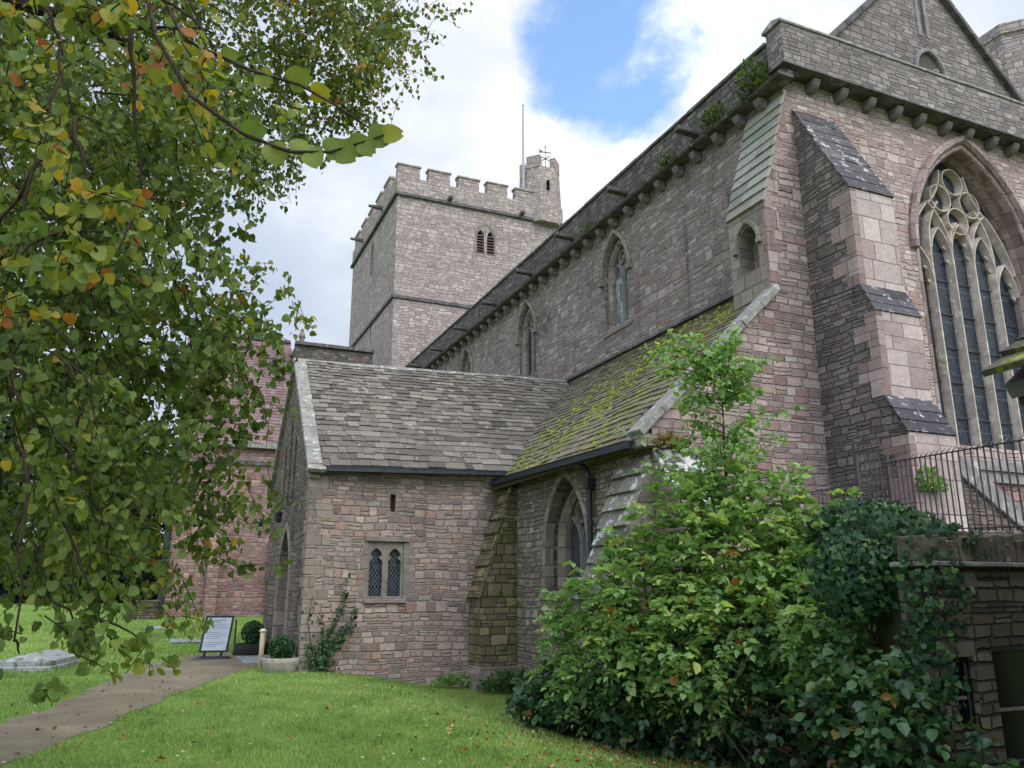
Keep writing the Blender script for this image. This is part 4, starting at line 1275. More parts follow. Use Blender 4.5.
mb.box((17.03, gy - .02, 15.85), (17.165, gy + .1, 17.4)); mb.box((17.335, gy - .02, 15.85), (17.47, gy + .1, 17.4))
mb.build('gable_dressings', M['tracgrey'], gb)
mb = MB()
for s_ in (-1, 1):
    p = V3(gxc + s_ * 4.75, gy + .1, 13.42); q = V3(gxc, gy + .1, gpk + .08); d_ = (q - p) / 8; nn = unit(V3(-d_[2], 0, d_[0])); nn = nn if nn[2] > 0 else -nn
    for k in range(8): mb.obox(p + d_ * (k + .5), d_ * .495, (0, .26, 0), nn * .07)
mb.build('gable_coping', M['copdark'], gb, bevel=.015)
mb = MB()
mb.prism([(12.5, 13.3), (gxc, 17.95), (22.0, 13.3), (22.0, 12.4), (12.5, 12.4)], (0, gy + .02, 0), X, Z, (0, LY1 - gy, 0))
mb.build('roof', M['slate'], chancel)
# far corner turret
mb = MB()
ct = (24.2, 14.4, 0)
mb.lathe(ct, [(1.12, 10), (1.12, 18.9), (1.2, 18.95), (1.2, 19.3), (1.02, 19.32)], 8, R(22.5))
mb.box((22.9, 14.2, 12.5), (24, 14.6, 17.6)); mb.box((22.78, 14.1, 17.4), (23.2, 14.7, 18.1))
mb.build('corner_turret', M['tower'], chancel)

# ------------------------------------------------------------------ bell tower
tower = thing('bell_tower', 'massive square stone bell tower with battlements and corner stair turret', 'tower', (11.6, 45, 0))
tx0, tx1, ty0, ty1 = 11.6, 23.2, 45.0, 57.8
mb = MB()
bel = [arch(17.24, .50, 22.95, 24.15, 24.62, 5), arch(17.94, .50, 22.95, 24.15, 24.62, 5)]
mb.wall((0, ty0, 0), X, Z, -Y, [(tx0, 0), (tx1, 0), (tx1, 26.0), (tx0, 26.0)], bel, depth=.4)
lw = [arch(51.3, .55, 23.0, 24.7, 25.3, 5), [(50.6, 17.8), (50.85, 17.8), (50.85, 19.2), (50.6, 19.2)]]
mb.wall((tx0, 0, 0), Y, Z, -X, [(ty0, 0), (ty1, 0), (ty1, 26.0), (ty0, 26.0)], lw, depth=.4)
mb.wall((0, ty1, 0), X, Z, Y, [(tx0, 0), (tx1, 0), (tx1, 26.0), (tx0, 26.0)]); mb.wall((tx1, 0, 0), Y, Z, X, [(ty0, 0), (ty1, 0), (ty1, 26.0), (ty0, 26.0)])
mb.wall((0, 0, 26.0), X, Y, Z, [(tx0, ty0), (tx1, ty0), (tx1, ty1), (tx0, ty1)])
mb.build('shaft', M['tower'], tower)
mb = MB()
for c_ in (17.24, 17.94): plane_poly(mb, arch(c_, .52, 22.9, 24.15, 24.65, 5), (0, ty0, 0), X, Z, -Y, .38)
plane_poly(mb, arch(51.3, .6, 22.9, 24.7, 25.35, 5), (tx0, 0, 0), Y, Z, -X, .38); plane_poly(mb, [(50.5, 17.7), (50.9, 17.7), (50.9, 19.3), (50.5, 19.3)], (tx0, 0, 0), Y, Z, -X, .38)
mb.build('dark_opening', M['dark'], tower)
mb = MB()
mb.ribbon(archpath(17.59, 1.36, 24.2, 25.08, 22.95), (0, ty0, 0), X, Z, -Y, .14, -.1, .03)
mb.ribbon([(17.59, 22.95), (17.59, 24.5)], (0, ty0, 0), X, Z, -Y, .16, -.25, -.02)
mb.ribbon(archpath(51.3, .7, 24.7, 25.4, 23.0), (tx0, 0, 0), Y, Z, -X, .14, -.1, .03)
bw_ = mb.build('belfry_window', M['frame'], tower)
mb = MB()
for c_ in (17.24, 17.94):
    for k in range(7): mb.prism([(.02, 0), (.26, .16), (.26, .10), (.02, -.06)], (c_ - .25, ty0, 23.05 + k * .2), Y, Z, (.5, 0, 0))
mb.build('louvre', M['louvre'], bw_)
for z_, pr_ in ((19.05, .12), (25.95, .18)):
    mb = MB()
    for (a, c_) in (((tx0 - pr_, ty0 - pr_), (tx1 + pr_, ty0)), ((tx0 - pr_, ty0), (tx0, ty1 + pr_)), ((tx1, ty0), (tx1 + pr_, ty1 + pr_)), ((tx0, ty1), (tx1, ty1 + pr_))):
        mb.box((a[0], a[1], z_), (c_[0], c_[1], z_ + .2))
    mb.build('string_course', M['copdark'], tower)
mb = MB()
pt = .5
for (a, c_) in (((tx0 - .06, ty0 - .06), (tx1 + .06, ty0 + pt)), ((tx0 - .06, ty0 + pt), (tx0 + pt, ty1 - pt)), ((tx1 - pt, ty0 + pt), (tx1 + .06, ty1 - pt)), ((tx0 - .06, ty1 - pt), (tx1 + .06, ty1 + .06))):
    mb.box((a[0], a[1], 26.152), (c_[0], c_[1], 27.28))
mb.build('parapet', M['tower'], tower)
mb = MB(); mb.box((0, 0, 27.283), (1.45, .5, 28.06), 0.5, .012); mb.box((-.06, -.06, 28.075), (1.51, .56, 28.22), 0.5, .018); mb.v = [(x + tx0 - .05, y + ty0 - .05, z) for x, y, z in mb.v]
ml = mb.build('merlon', M['tower'], tower)
for k in range(1, 5):
    c_ = dup(ml); c_.location = ml.location + Vector((k * 2.04, 0, random.uniform(-.03, .03))); c_.parent = tower
mb = MB(); mb.box((0, 0, 27.283), (.5, 1.5, 28.06), 0.5, .012); mb.box((-.06, -.06, 28.075), (.56, 1.56, 28.22), 0.5, .018); mb.v = [(x + tx0 - .052, y + ty0 + 1.9, z) for x, y, z in mb.v]
ml2 = mb.build('merlon', M['tower'], tower)
for k in range(1, 5):
    c_ = dup(ml2); c_.location = ml2.location + Vector((0, k * 2.2, random.uniform(-.03, .03))); c_.parent = tower
mb = MB()
tc = (22.0, 45.95, 0)
mb.lathe(tc, [(1.62, 25.9), (1.58, 26.4), (1.46, 28.4), (1.40, 29.9), (1.40, 30.1), (1.1, 30.1)], 8, R(22.5))
for k in range(4):
    a = R(45 + k * 90); c0 = V3(tc[0] + math.cos(a) * 1.12, tc[1] + math.sin(a) * 1.12, 30.5)
    mb.obox(c0, V3(-math.sin(a), math.cos(a), 0) * .50, V3(math.cos(a), math.sin(a), 0) * .2, (0, 0, .45))
tu = mb.build('stair_turret', M['tower'], tower)
mb = MB(); mb.box((21.9, 44.45, 28.3), (22.05, 44.7, 29.0)); mb.build('slit', M['dark'], tu)
mb = MB()
vx, vy = 22.3, 45.6
mb.tube([(vx, vy, 30.2), (vx, vy, 32.6)], .035, 6)
for a in (0, 90, 180, 270):
    mb.bar((vx, vy, 31.5), (vx + .6 * math.cos(R(a + 20)), vy + .6 * math.sin(R(a + 20)), 31.5), .05, .05)
mb.bar((vx - .55, vy + .1, 32.1), (vx + .55, vy - .1, 32.1), .05, .07); mb.prism([(-.6, -.18), (-.2, 0), (-.6, .18)], (vx, vy, 32.1), X, Z, (0, .04, 0))
mb.lathe((vx, vy, 32.6), [(.02, -.08), (.09, 0), (.02, .09)], 8)
mb.v = [(vx + (x - vx) * .75, vy + (y_ - vy) * .75, 30.2 + (z - 30.2) * .85) for x, y_, z in mb.v]
mb.build('weather_vane', M['iron'], tower)
mb = MB(); mb.tube([(20.5, 45.4, 27.2), (20.5, 45.4, 31), (20.5, 45.4, 35.0)], [.09, .08, .06], 8); mb.lathe((20.5, 45.4, 35.0), [(.03, -.05), (.08, 0), (.03, .06)], 8); mb.build('flagpole', M['pole'], tower)
mb = MB()
for x in (15.0, 20.1): mb = MB(); mb.prism([(45.0, -.10), (44.5, -.02), (44.45, .12), (44.55, .14), (45.0, .14)], (x - .12, 0, 26.2), Y, Z, (.24, 0, 0)); mb.build('gargoyle', M['copdark'], tower)
for y in (48.6, 54.2): mb = MB(); mb.prism([(11.6, -.1), (10.6, 0), (10.6, .1), (11.6, .14)], (0, y, 26.7), X, Z, (0, .2, 0)); mb.build('spout', M['copdark'], tower)

# ------------------------------------------------------------------ transept behind the porch
trans = thing('transept', 'red sandstone transept with lean-to slate roof behind the porch gable', 'church wing', (0.4, 40, 0))
mb = MB()
mb.wall((0, 40, 0), X, Z, -Y, [(.42, 0), (9.9, 0), (9.9, 8.5), (.42, 8.5)])
mb.wall((.42, 0, 0), Y, Z, -X, [(40, 0), (54, 0), (54, 15.4), (45, 15.4), (45, 15.0), (40, 8.5)])
mb.build('red_wall', M['red'], trans)
mb = MB(); mb.box((5.75, 42.9, 8), (10.0, 54, 14.7)); mb.build('upper_wall', M['parapet'], trans)
mb = MB(); mb.box((.45, 45.0, 8), (5.745, 54, 15.45)); mb.build('ridge_wall', M['red'], trans)
for x0_, x1_, y_, z_ in ((5.7, 10.05, 42.75, 14.85), (.35, 5.69, 44.85, 15.47)):
    mb = MB(); x = x0_
    while x < x1_:
        ln = random.uniform(.9, 1.3); mb.box((x + .004, y_, z_ - .14), (min(x + ln, x1_) - .004, y_ + .6, z_ + .05 + random.uniform(-.01, .01))); x += ln
    mb.build('coping', M['copdark'], trans, bevel=.015)
mb = MB()
dr_ = V3(0, 5.25, 6.75); B_ = unit(dr_); N_ = unit(V3(0, -6.75, 5.25))
slates(mb, V3(.3, 39.75, 8.55), X, B_, N_, 9.7, np.linalg.norm(dr_), .26, .18, .2, .45, .035, lambda a, s: a < 5.4 or s < 3.9)
mb.build('roof_slates', M['slate_r'], trans, rnd=True)
mb = MB(); mb.prism([(39.78, 8.38), (45, 15.1), (45, 8.38)], (.4, 0, 0), Y, Z, (5.35, 0, 0)); mb.prism([(39.78, 8.38), (42.9, 12.4), (42.9, 8.38)], (5.752, 0, 0), Y, Z, (4.2, 0, 0)); mb.build('roof', M['slate_r'], trans)
mb = MB(); mb.box((.35, 39.72, 8.36), (9.9, 40.05, 8.62)); mb.build('eaves_course', M['coping'], trans)
mb = MB(); mb.box((.35, 39.9, 7.55), (9.9, 40.1, 7.75)); mb.build('string_course', M['copdark'], trans)
mb = MB(); mb.tube([(.30, 39.85, 8.4), (.30, 39.85, .7)], .16, 8); mb.box((.1, 39.7, 8.0), (.5, 40, 8.5)); mb.build('downpipe', M['gutter'], trans)
for x in (2.1, 4.75):
    mb = MB(); mb.prism([(40, .3), (39.6, .3), (39.6, 3.0), (40, 4.2)], (x, 0, 0), Y, Z, (.5, 0, 0)); mb.build('pilaster', M['red'], trans)
mb = MB(); mb.lathe((6.05, 43.1, 14.98), [(.14, -.1), (.14, .12), (.20, .25), (.16, .42), (.09, .55), (.10, .66), (.04, .74)], 8); mb.build('finial', M['greyash'], trans)

# ------------------------------------------------------------------ garden wall with windows, terrace and iron railing on the right
gwall = thing('garden_building', 'low dark stone outbuilding with upright coping stones and black-framed windows', 'outbuilding', (6.0, 5.2, 0))
mb = MB()
wins = [[(6.42, .42), (6.68, .42), (6.68, 1.06), (6.42, 1.06)], [(6.92, .12), (7.85, .12), (7.85, 1.14), (6.92, 1.14)]]
mb.wall((0, 5.2, 0), X, Z, -Y, [(6.32, -1), (10.5, -1), (10.5, 1.83), (6.32, 1.83)], wins, depth=.16)
mb.wall((6.32, 0, 0), Y, Z, -X, [(5.2, -1), (5.6, -1), (5.6, 1.83), (5.2, 1.83)])
mb.wall((0, 5.6, 0), X, Z, Y, [(6.32, 0), (10.5, 0), (10.5, 1.83), (6.32, 1.83)])
mb.build('wall', M['dkwall'], gwall)
mb = MB(); mb.box((6.26, 5.13, 1.832), (10.5, 5.62, 1.875)); mb.build('ledge', M['coping'], gwall, bevel=.008)
mb = MB()
x = 6.3
while x < 10.4:
    wd = random.uniform(.06, .15); mb.box((x + .007, 5.17 + random.uniform(-.025, .025), 1.877), (x + wd - .007, 5.56, 2.09 + random.uniform(-.05, .06)), 0.5, .012); x += wd
mb.build('coping_stones', M['dkcop'], gwall, bevel=.012)
mb = MB(); mb.box((6.2, 5.185, 1.064), (8.1, 5.3, 1.145)); mb.v = [(x, y, z + (.03 if z > 1.1 else 0) + .02) for x, y, z in mb.v]
for wi in wins:
    x0, z0 = wi[0]; x1, z1 = wi[2]
    mb = MB()
    mb.ribbon([(x0 + .03, z0 + .03), (x1 - .03, z0 + .03), (x1 - .03, z1 - .03), (x0 + .03, z1 - .03)], (0, 5.2, 0), X, Z, -Y, .06, -.14, -.05, .045, -.06, True)
    f_ = mb.build('window', M['blackp'], gwall)
    mb = MB(); plane_poly(mb, [(x0 + .02, z0 + .02), (x1 - .02, z0 + .02), (x1 - .02, z1 - .02), (x0 + .02, z1 - .02)], (0, 5.2, 0), X, Z, -Y, .12); mb.build('pane', M['pane'], f_)
    zt = z0 + (z1 - z0) * .46
    mb = MB(); mb.box((x0 + .06, 5.27, zt - .012), (x1 - .06, 5.31, zt + .012)); mb.build('glazing_bar', M['frame'], f_)

m, b = new_mat('terrace_turf'); pos = b.n('ShaderNodeNewGeometry').outputs['Position']
finish(b, b.mix(b.noise(pos, 2.0, 5.0, 0.7)[0], hx('2f3a1c'), hx('4c4630')), 0.95, b.noise(pos, 20.0, 4.0)[0], .03, .8, .1); M['terr'] = m
mb = MB()
top = [(6.6, 5.61), (24, 5.61), (24, 11.5), (8.95, 11.5), (8.8, 9.6), (8.2, 8.2), (7.4, 7.0)]
bot = [(6.35, 5.605), (24, 5.605), (24, 11.51), (8.8, 11.51), (8.6, 9.7), (8.0, 8.3), (7.1, 7.1)]
n_ = len(top)
mb.add([(x, y, -1.0) for x, y in bot] + [(x, y, 2.02 + .05 * (y - 5.6)) for x, y in top], [tuple(range(n_, 2 * n_))] + [(i, (i + 1) % n_, n_ + (i + 1) % n_, n_ + i) for i in range(n_)])
mb.build('terrace', M['terr'])['kind'] = 'structure'

rail = thing('iron_railing', 'rusty iron railing with back-turned spikes on the terrace below the great window', 'railing', (9.0, 7.0, 2.3))
runs = [((9.58, 8.42, 2.42, 3.43), (8.30, 5.35, 2.22, 3.17), 25), ((9.70, 9.10, 2.50, 3.70), (9.62, 8.55, 2.48, 3.70), 5), ((9.35, 10.30, 2.4, 3.12), (9.80, 9.25, 2.45, 3.24), 7)]
for a_, b_, nb in runs:
    pa, pb = V3(a_[0], a_[1], 0), V3(b_[0], b_[1], 0)
    mb = MB()
    mb.bar(pa + V3(0, 0, a_[3]), pb + V3(0, 0, b_[3]), .035, .014)
    mb.build('top_rail', M['rust'], rail)
    mb = MB(); mb.bar(pa + V3(0, 0, a_[2] + .04), pb + V3(0, 0, b_[2] + .04), .035, .014); mb.build('bottom_rail', M['rust'], rail)
    mb = MB(); mb.box(pa + V3(-.025, -.025, a_[2] - .3), pa + V3(.025, .025, a_[3] + .12)); mb.build('post', M['rust'], rail)
    d = unit(pb - pa); back = unit(V3(d[1], -d[0], 0)); back = back if back[0] > 0 else -back
    for k in range(1, nb + 1):
        t = k / (nb + .5)
        p = pa + (pb - pa) * t; zb = a_[2] + (b_[2] - a_[2]) * t; zt = a_[3] + (b_[3] - a_[3]) * t
        mb = MB()
        mb.tube([p + V3(0, 0, zb), p + V3(0, 0, zt), p + V3(0, 0, zt + .03) + back * .03 - d * .02, p + V3(0, 0, zt + .08) + back * .10 - d * .05], [.010, .010, .009, .003], 6)
        mb.build('bar', M['rust'], rail)

# mossy eaves corner of a small building just to the right of the view
shed = thing('stone_store', 'stone store whose mossy slab-roof eave pokes in before the great window', 'outbuilding', (8.2, 2.6, 0))
mb = MB()
mb.box((6.0, 0.2, -1), (9.5, 3.62, 3.12)); mb.build('wall', M['dkwall'], shed)
mb = MB()
Bq = unit(V3(.86, 0, .60)); Nq = unit(V3(-.60, 0, .86))
slates(mb, V3(5.55, .1, 3.13), Y, Bq, Nq, 3.80, 2.6, .30, .22, .3, .55, .05, None, 12.4, .015)
mb.build('roof_slabs', M['slate_d'], shed, rnd=True)
mb = MB(); mb.prism([(5.66, 3.10), (7.75, 4.56), (9.9, 3.10), (9.9, 3.0), (7.75, 4.42), (5.72, 3.0)], (0, .12, 0), X, Z, (0, 3.72, 0)); mb.build('roof', M['copdark'], shed)
mb = MB(); mb.bar((5.80, .2, 3.0), (5.80, 3.8, 3.0), .12, .10); mb.prism([(6.0, 2.7), (5.85, 2.95), (6.0, 3.0)], (0, 3.4, 0), X, Z, (0, .2, 0)); mb.build('eaves_beam', M['wood'], shed)

# ------------------------------------------------------------------ scatter helpers
def rdir(n): return rows(RNG.normal(size=(n, 3)))


def in_ell(n, ells, pw=0.45):
    vol = np.array([e[3] * e[4] * e[5] for e in ells]); k = RNG.choice(len(ells), n, p=vol / vol.sum())
    E = np.array(ells)[k]
    d = rdir(n); r = RNG.random(n)[:, None] ** pw
    return E[:, :3] + d * r * E[:, 3:6], d


def sprays(name, mat, parent, P, ax, n_leaf, ln, size, shape, rn, droop=.25, wl=1.0):
    """compound leaves: leaflets in pairs along a drooping rachis"""
    m_ = len(P)
    ax = rows(ax)
    side = rows(np.cross(ax, np.tile([0, 0, 1.0], (m_, 1)) + RNG.normal(size=(m_, 3)) * .25))
    up = np.cross(side, ax)
    Ps, Ds, Ns, Ss, Rs = [], [], [], [], []
    for k in range(n_leaf):
        t = (k // 2 + 1) / ((n_leaf + 1) // 2)
        sgn = 1 if k % 2 else -1
        last = k == n_leaf - 1
        base = P + ax * (ln * t) - np.array([0, 0, 1]) * (droop * ln * t * t)
        d = ax * (1.0 if last else .45) + (0 if last else side * sgn * .9) + RNG.normal(size=(m_, 3)) * .30 - np.array([0, 0, .22])
        Ps.append(base); Ds.append(d); Ns.append(up + RNG.normal(size=(m_, 3)) * .30); Ss.append(size * RNG.uniform(.55, 1.3, m_)); Rs.append(np.clip(rn + RNG.normal(size=m_) * .07, 0, 1))
    return leaves(name, mat, parent, np.concatenate(Ps), np.concatenate(Ds), np.concatenate(Ns), np.concatenate(Ss), np.concatenate(Rs), shape)


def stems(name, mat, parent, lines, r0=.012, r1=.004, sides=5):
    mb = MB()
    for l in lines: mb.tube(l, list(np.linspace(r0, r1, len(l))), sides)
    return mb.build(name, mat, parent, True)


def bend(p, q, sag, n=6, wob=.05):
    p, q = np.asarray(p, float), np.asarray(q, float)
    out = []
    for i in range(n):
        t = i / (n - 1)
        w_ = RNG.normal(size=3) * wob * math.sin(math.pi * t)
        out.append(p + (q - p) * t + V3(0, 0, sag * math.sin(math.pi * t)) + w_)
    return out

# ------------------------------------------------------------------ shrubs on the right
elder = thing('elder_bush', 'tall bright green elder bush growing against the chapel corner', 'bush', (7.0, 9.6, -.3))
E_EL = [(6.35, 9.75, 1.25, .95, .85, 1.25), (7.15, 9.0, 1.80, 1.0, .85, 1.45), (8.0, 8.5, 1.6, .85, .75, 1.2), (5.85, 10.5, .75, .75, .75, 1.0), (6.75, 8.9, .9, 1.1, .9, 1.0), (7.4, 8.0, 1.1, .8, .7, .95), (6.95, 7.0, 1.05, .6, .5, .75)]
P_, d_ = in_ell(3100, E_EL, .38)
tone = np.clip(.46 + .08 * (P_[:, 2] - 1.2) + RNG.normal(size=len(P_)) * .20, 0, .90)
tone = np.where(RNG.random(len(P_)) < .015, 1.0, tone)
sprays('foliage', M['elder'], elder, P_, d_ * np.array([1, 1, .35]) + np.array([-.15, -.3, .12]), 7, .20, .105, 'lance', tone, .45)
EST = []
for k in range(46):
    q = P_[RNG.integers(len(P_))]
    EST.append(bend((7.1 + RNG.normal() * .35, 9.4 + RNG.normal() * .35, -.35), q, .25, 7, .05))
# tall leafy shoots that stand above the mass
SH = [((6.0, 10.0, 1.2), (5.85, 9.9, 2.45)), ((6.45, 9.4, 1.6), (6.30, 9.3, 3.05)), ((6.8, 9.1, 1.8), (6.72, 9.0, 3.5)), ((7.3, 8.9, 1.8), (7.38, 8.8, 3.5)), ((7.8, 8.5, 1.8), (7.95, 8.4, 3.25)), ((8.3, 8.3, 1.7), (8.5, 8.2, 2.9)), ((5.6, 10.8, .6), (5.35, 10.8, 1.6)), ((6.15, 9.6, 1.4), (6.02, 9.5, 2.75)), ((6.6, 9.2, 1.6), (6.55, 9.1, 3.15)), ((7.0, 9.0, 1.8), (6.95, 9.0, 3.35)), ((7.6, 8.6, 1.8), (7.7, 8.5, 3.1)), ((8.1, 8.3, 1.8), (8.25, 8.2, 2.9)), ((5.75, 10.5, .9), (5.5, 10.5, 2.0)), ((6.3, 9.7, 1.5), (6.35, 9.6, 3.0)), ((7.9, 8.6, 1.8), (8.0, 8.6, 3.2)), ((6.32, 10.1, 1.0), (5.72, 10.0, 2.25))]
for a_, b_ in SH: EST.append(bend(a_, b_, .0, 6, .03))
stems('stems', M['stem'], elder, EST, .016, .004)
SP, SA = [], []
for a_, b_ in SH:
    for t in np.linspace(.15, 1.0, 10):
        for s_ in range(2):
            an = RNG.uniform(0, 6.28); SP.append(V3(*a_) + (V3(*b_) - V3(*a_)) * t); SA.append((math.cos(an), math.sin(an), .35))
Q_, e_ = in_ell(620, E_EL, .30)
sprays('broad_leaves', M['elder'], elder, Q_ + np.array([-.05, -.12, .06]), e_ + RNG.normal(size=e_.shape) * .4 + np.array([-.1, -.3, .2]), 5, .18, .125, 'oval', np.clip(.62 + RNG.normal(size=len(Q_)) * .22, 0, .93), .5)
sprays('shoot_leaves', M['elder'], elder, np.array(SP), np.array(SA), 5, .17, .115, 'oval', np.clip(.55 + RNG.normal(size=len(SP)) * .15, 0, .9), .4)

sap = thing('young_tree', 'slender young tree with thin trunk and sparse pale leaves rising out of the bush', 'young tree', (7.3, 9.3, 0))
trunk = [(7.30, 9.33, -.3), (7.29, 9.30, 1.2), (7.27, 9.2, 2.4), (7.22, 9.1, 3.5), (7.17, 9.0, 4.4), (7.13, 9.0, 5.0)]
stems('trunk', M['twig'], sap, [trunk], .030, .006, 7)
TL, LP_, LD_ = [], [], []
for k in range(80):
    t = RNG.uniform(.38, .99); i = t * 5; i0 = int(min(i, 4)); p = V3(*trunk[i0]) + (V3(*trunk[i0 + 1]) - V3(*trunk[i0])) * (i - i0)
    an = RNG.uniform(0, 6.28); L0 = RNG.uniform(.5, 1.5) * (1.25 - .75 * t)
    q = p + V3(math.cos(an) * L0 - .12, math.sin(an) * L0, RNG.uniform(.05, .45))
    l = bend(p, q, .06, 5, .02); TL.append(l)
    for m_ in range(34):
        u_ = RNG.uniform(.15, 1.05); LP_.append(p + (q - p) * u_ + RNG.normal(size=3) * .06); LD_.append(unit(q - p) * .5 + RNG.normal(size=3) * .6 - V3(0, 0, .3))
stems('branches', M['twig'], sap, TL, .009, .003, 4)
LP_ = np.array(LP_); n_ = len(LP_)
leaves('crown', M['sapling'], sap, LP_, np.array(LD_), rdir(n_) + np.array([0, 0, .8]), RNG.uniform(.055, .11, n_), RNG.random(n_), 'oval')

bram = thing('bramble_thicket', 'dark green bramble thicket sprawling over the grass in front of the elder', 'bramble', (6.6, 8.6, -.3))
E_BR = [(5.75, 11.2, .05, .85, .9, .60), (6.35, 9.9, .15, .9, .8, .85), (6.85, 9.0, .3, .8, .7, 1.0), (7.05, 8.0, .35, .75, .65, 1.1), (7.0, 7.15, .42, .65, .5, 1.05), (6.5, 6.4, .45, .5, .45, .85), (6.0, 5.45, .4, .42, .35, .75), (6.25, 4.95, .0, .42, .22, .58), (6.9, 5.0, -.25, .5, .2, .3)]
P_, d_ = in_ell(5600, E_BR, .36)
P_ = P_[P_[:, 2] > gz(P_[:, 0], P_[:, 1]) + .02]; d_ = RNG.normal(size=P_.shape) * .6 + np.array([-.3, -.5, .1])
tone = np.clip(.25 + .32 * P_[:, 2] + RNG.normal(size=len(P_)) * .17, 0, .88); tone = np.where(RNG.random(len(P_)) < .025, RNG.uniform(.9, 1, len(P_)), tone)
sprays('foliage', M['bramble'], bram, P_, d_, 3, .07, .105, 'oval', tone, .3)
BL = []
for k in range(42):
    q = P_[RNG.integers(len(P_))] + RNG.normal(size=3) * .15; a_ = V3(6.8 + RNG.normal() * .5, 8.6 + RNG.normal() * 1.2, -.3)
    BL.append(bend(a_, q, .45, 8, .04))
stems('canes', M['twig'], bram, BL, .009, .003, 4)

ivyt = thing('ivy_mass', 'glossy dark ivy hanging over the left end of the garden wall below the railing', 'ivy', (7.4, 6.6, 1.4))
E_IV = [(6.55, 6.32, 1.75, .5, .45, .45), (7.35, 6.55, 2.05, .65, .75, .52), (8.1, 7.6, 2.35, .6, .8, .42), (6.38, 5.25, 1.7, .34, .24, .52), (6.28, 5.35, .95, .28, .28, .55), (6.75, 5.3, 2.05, .4, .22, .2), (7.0, 6.45, 1.65, .45, .4, .4)]
P_, d_ = in_ell(6600, E_IV, .30)
n_ = len(P_)
broad_leaves('foliage', M['ivy'], ivyt, P_, RNG.normal(size=(n_, 3)) * .5 + np.array([0, -.1, -.9]), d_ * .8 + np.array([-.3, -.7, .4]), RNG.uniform(.045, .09, n_), RNG.random(n_) ** 1.5, 'ivy')
stems('stems', M['twig'], ivyt, [bend((7.0 + RNG.normal() * .4, 6.6, .2), P_[RNG.integers(n_)], .1, 6, .05) for k in range(18)], .012, .004)


def tuft(name, label, cat, loc, r, n, mat, size, group=None, shape='lance', up=.6):
    t = thing(name, label, cat, loc, group)
    d = rdir(n); d[:, 2] = np.abs(d[:, 2])
    P_ = np.array(loc) + d * (RNG.random(n)[:, None] ** .6) * np.array(r)
    leaves('foliage', mat, t, P_, d + np.array([0, 0, up - .5]), rdir(n) + np.array([0, -.3, .5]), RNG.uniform(.6, 1.3, n) * size, RNG.random(n), shape)
    stems('stems', M['twig'], t, [bend(np.array(loc) + V3(.05, .02, 0), P_[RNG.integers(n)], .03, 4, .01) for _ in range(8)], .006, .002, 4)
    return t


tuft('wall_fern', 'bushy green plant sprouting from the parapet corner at the top of the long wall', 'wall plant', (10.92, 11.95, 12.22), (.30, .45, .75), 340, M['fern'], .12, 'plants rooted in the parapet')
tuft('wall_fern', 'rounded green plant growing from the parapet beside the nearest water spout', 'wall plant', (10.95, 13.35, 12.22), (.25, .40, .50), 260, M['fern'], .10, 'plants rooted in the parapet')
tuft('wall_fern', 'small low plant on the parapet string between the two nearest water spouts', 'wall plant', (10.95, 15.35, 12.2), (.2, .45, .33), 160, M['fern'], .09, 'plants rooted in the parapet')
tuft('wall_fern', 'tiny mossy tuft on the parapet string above the nearest clerestory window', 'wall plant', (10.98, 19.6, 12.24), (.15, .35, .22), 90, M['fern'], .08, 'plants rooted in the parapet')
tuft('wall_fern', 'yellow-green tuft growing out of the buttress face behind the railing', 'wall plant', (11.85, 9.60, 3.25), (.28, .16, .42), 420, M['sapling'], .09)
tuft('grass_tuft', 'dry brown grass tuft on top of the lichened slab below the chapel verge', 'wall plant', (7.85, 11.35, 4.0), (.28, .15, .2), 240, M['straw'], .13)
tuft('weed_clump', 'low dark weeds at the foot of the mossy buttress', 'weeds', (7.2, 16.6, -.4), (.75, .5, .38), 700, M['bramble'], .10, None, 'oval')
tuft('dry_grass_clump', 'pale yellow-green weeds at the foot of the porch wall', 'weeds', (6.2, 17.7, -.36), (.5, .2, .22), 260, M['sapling'], .09)

# creeper on the porch corner
cr = thing('creeper', 'straggly dark creeper climbing the porch wall beside the corner', 'creeper', (3.3, 17.95, -.05))
CL_ = [[(3.30, 17.93, -.1), (3.35, 17.93, .45), (3.55, 17.95, .75), (3.80, 17.96, 1.3), (3.85, 17.97, 1.95)], [(3.30, 17.93, -.1), (3.15, 17.93, .5), (3.05, 17.95, 1.0), (3.12, 17.97, 1.55)], [(3.32, 17.93, -.1), (3.42, 17.93, .3), (3.75, 17.94, .62), (4.0, 17.96, 1.0), (4.12, 17.97, 1.3)], [(3.30, 17.93, 0), (3.36, 17.92, .4), (3.40, 17.95, .9), (3.28, 17.96, 1.2)]]
stems('stems', M['twig'], cr, CL_, .016, .005)
LP_ = []
for ci, l in enumerate(CL_):
    for i in range(len(l) - 1):
        dens = (40, 50, 34, 16)[i] if ci in (0, 2) else (26, 10, 6, 4)[i]
        for k in range(dens): t = RNG.random(); LP_.append(V3(*l[i]) * (1 - t) + V3(*l[i + 1]) * t + RNG.normal(size=3) * np.array([.085, .03, .085]) * (1.1 - .22 * i))
for k in range(110): LP_.append(V3(3.32, 17.88, .12) + RNG.normal(size=3) * np.array([.15, .05, .17]))
LP_ = np.array(LP_); n_ = len(LP_)
LP_[:, 1] = np.minimum(LP_[:, 1], 18.03)
leaves('foliage', M['ivy'], cr, LP_, RNG.normal(size=(n_, 3)) * .5 + np.array([0, -.2, -.5]), RNG.normal(size=(n_, 3)) * .3 + np.array([0, -1, .3]), RNG.uniform(.05, .09, n_), RNG.random(n_), 'ivy')

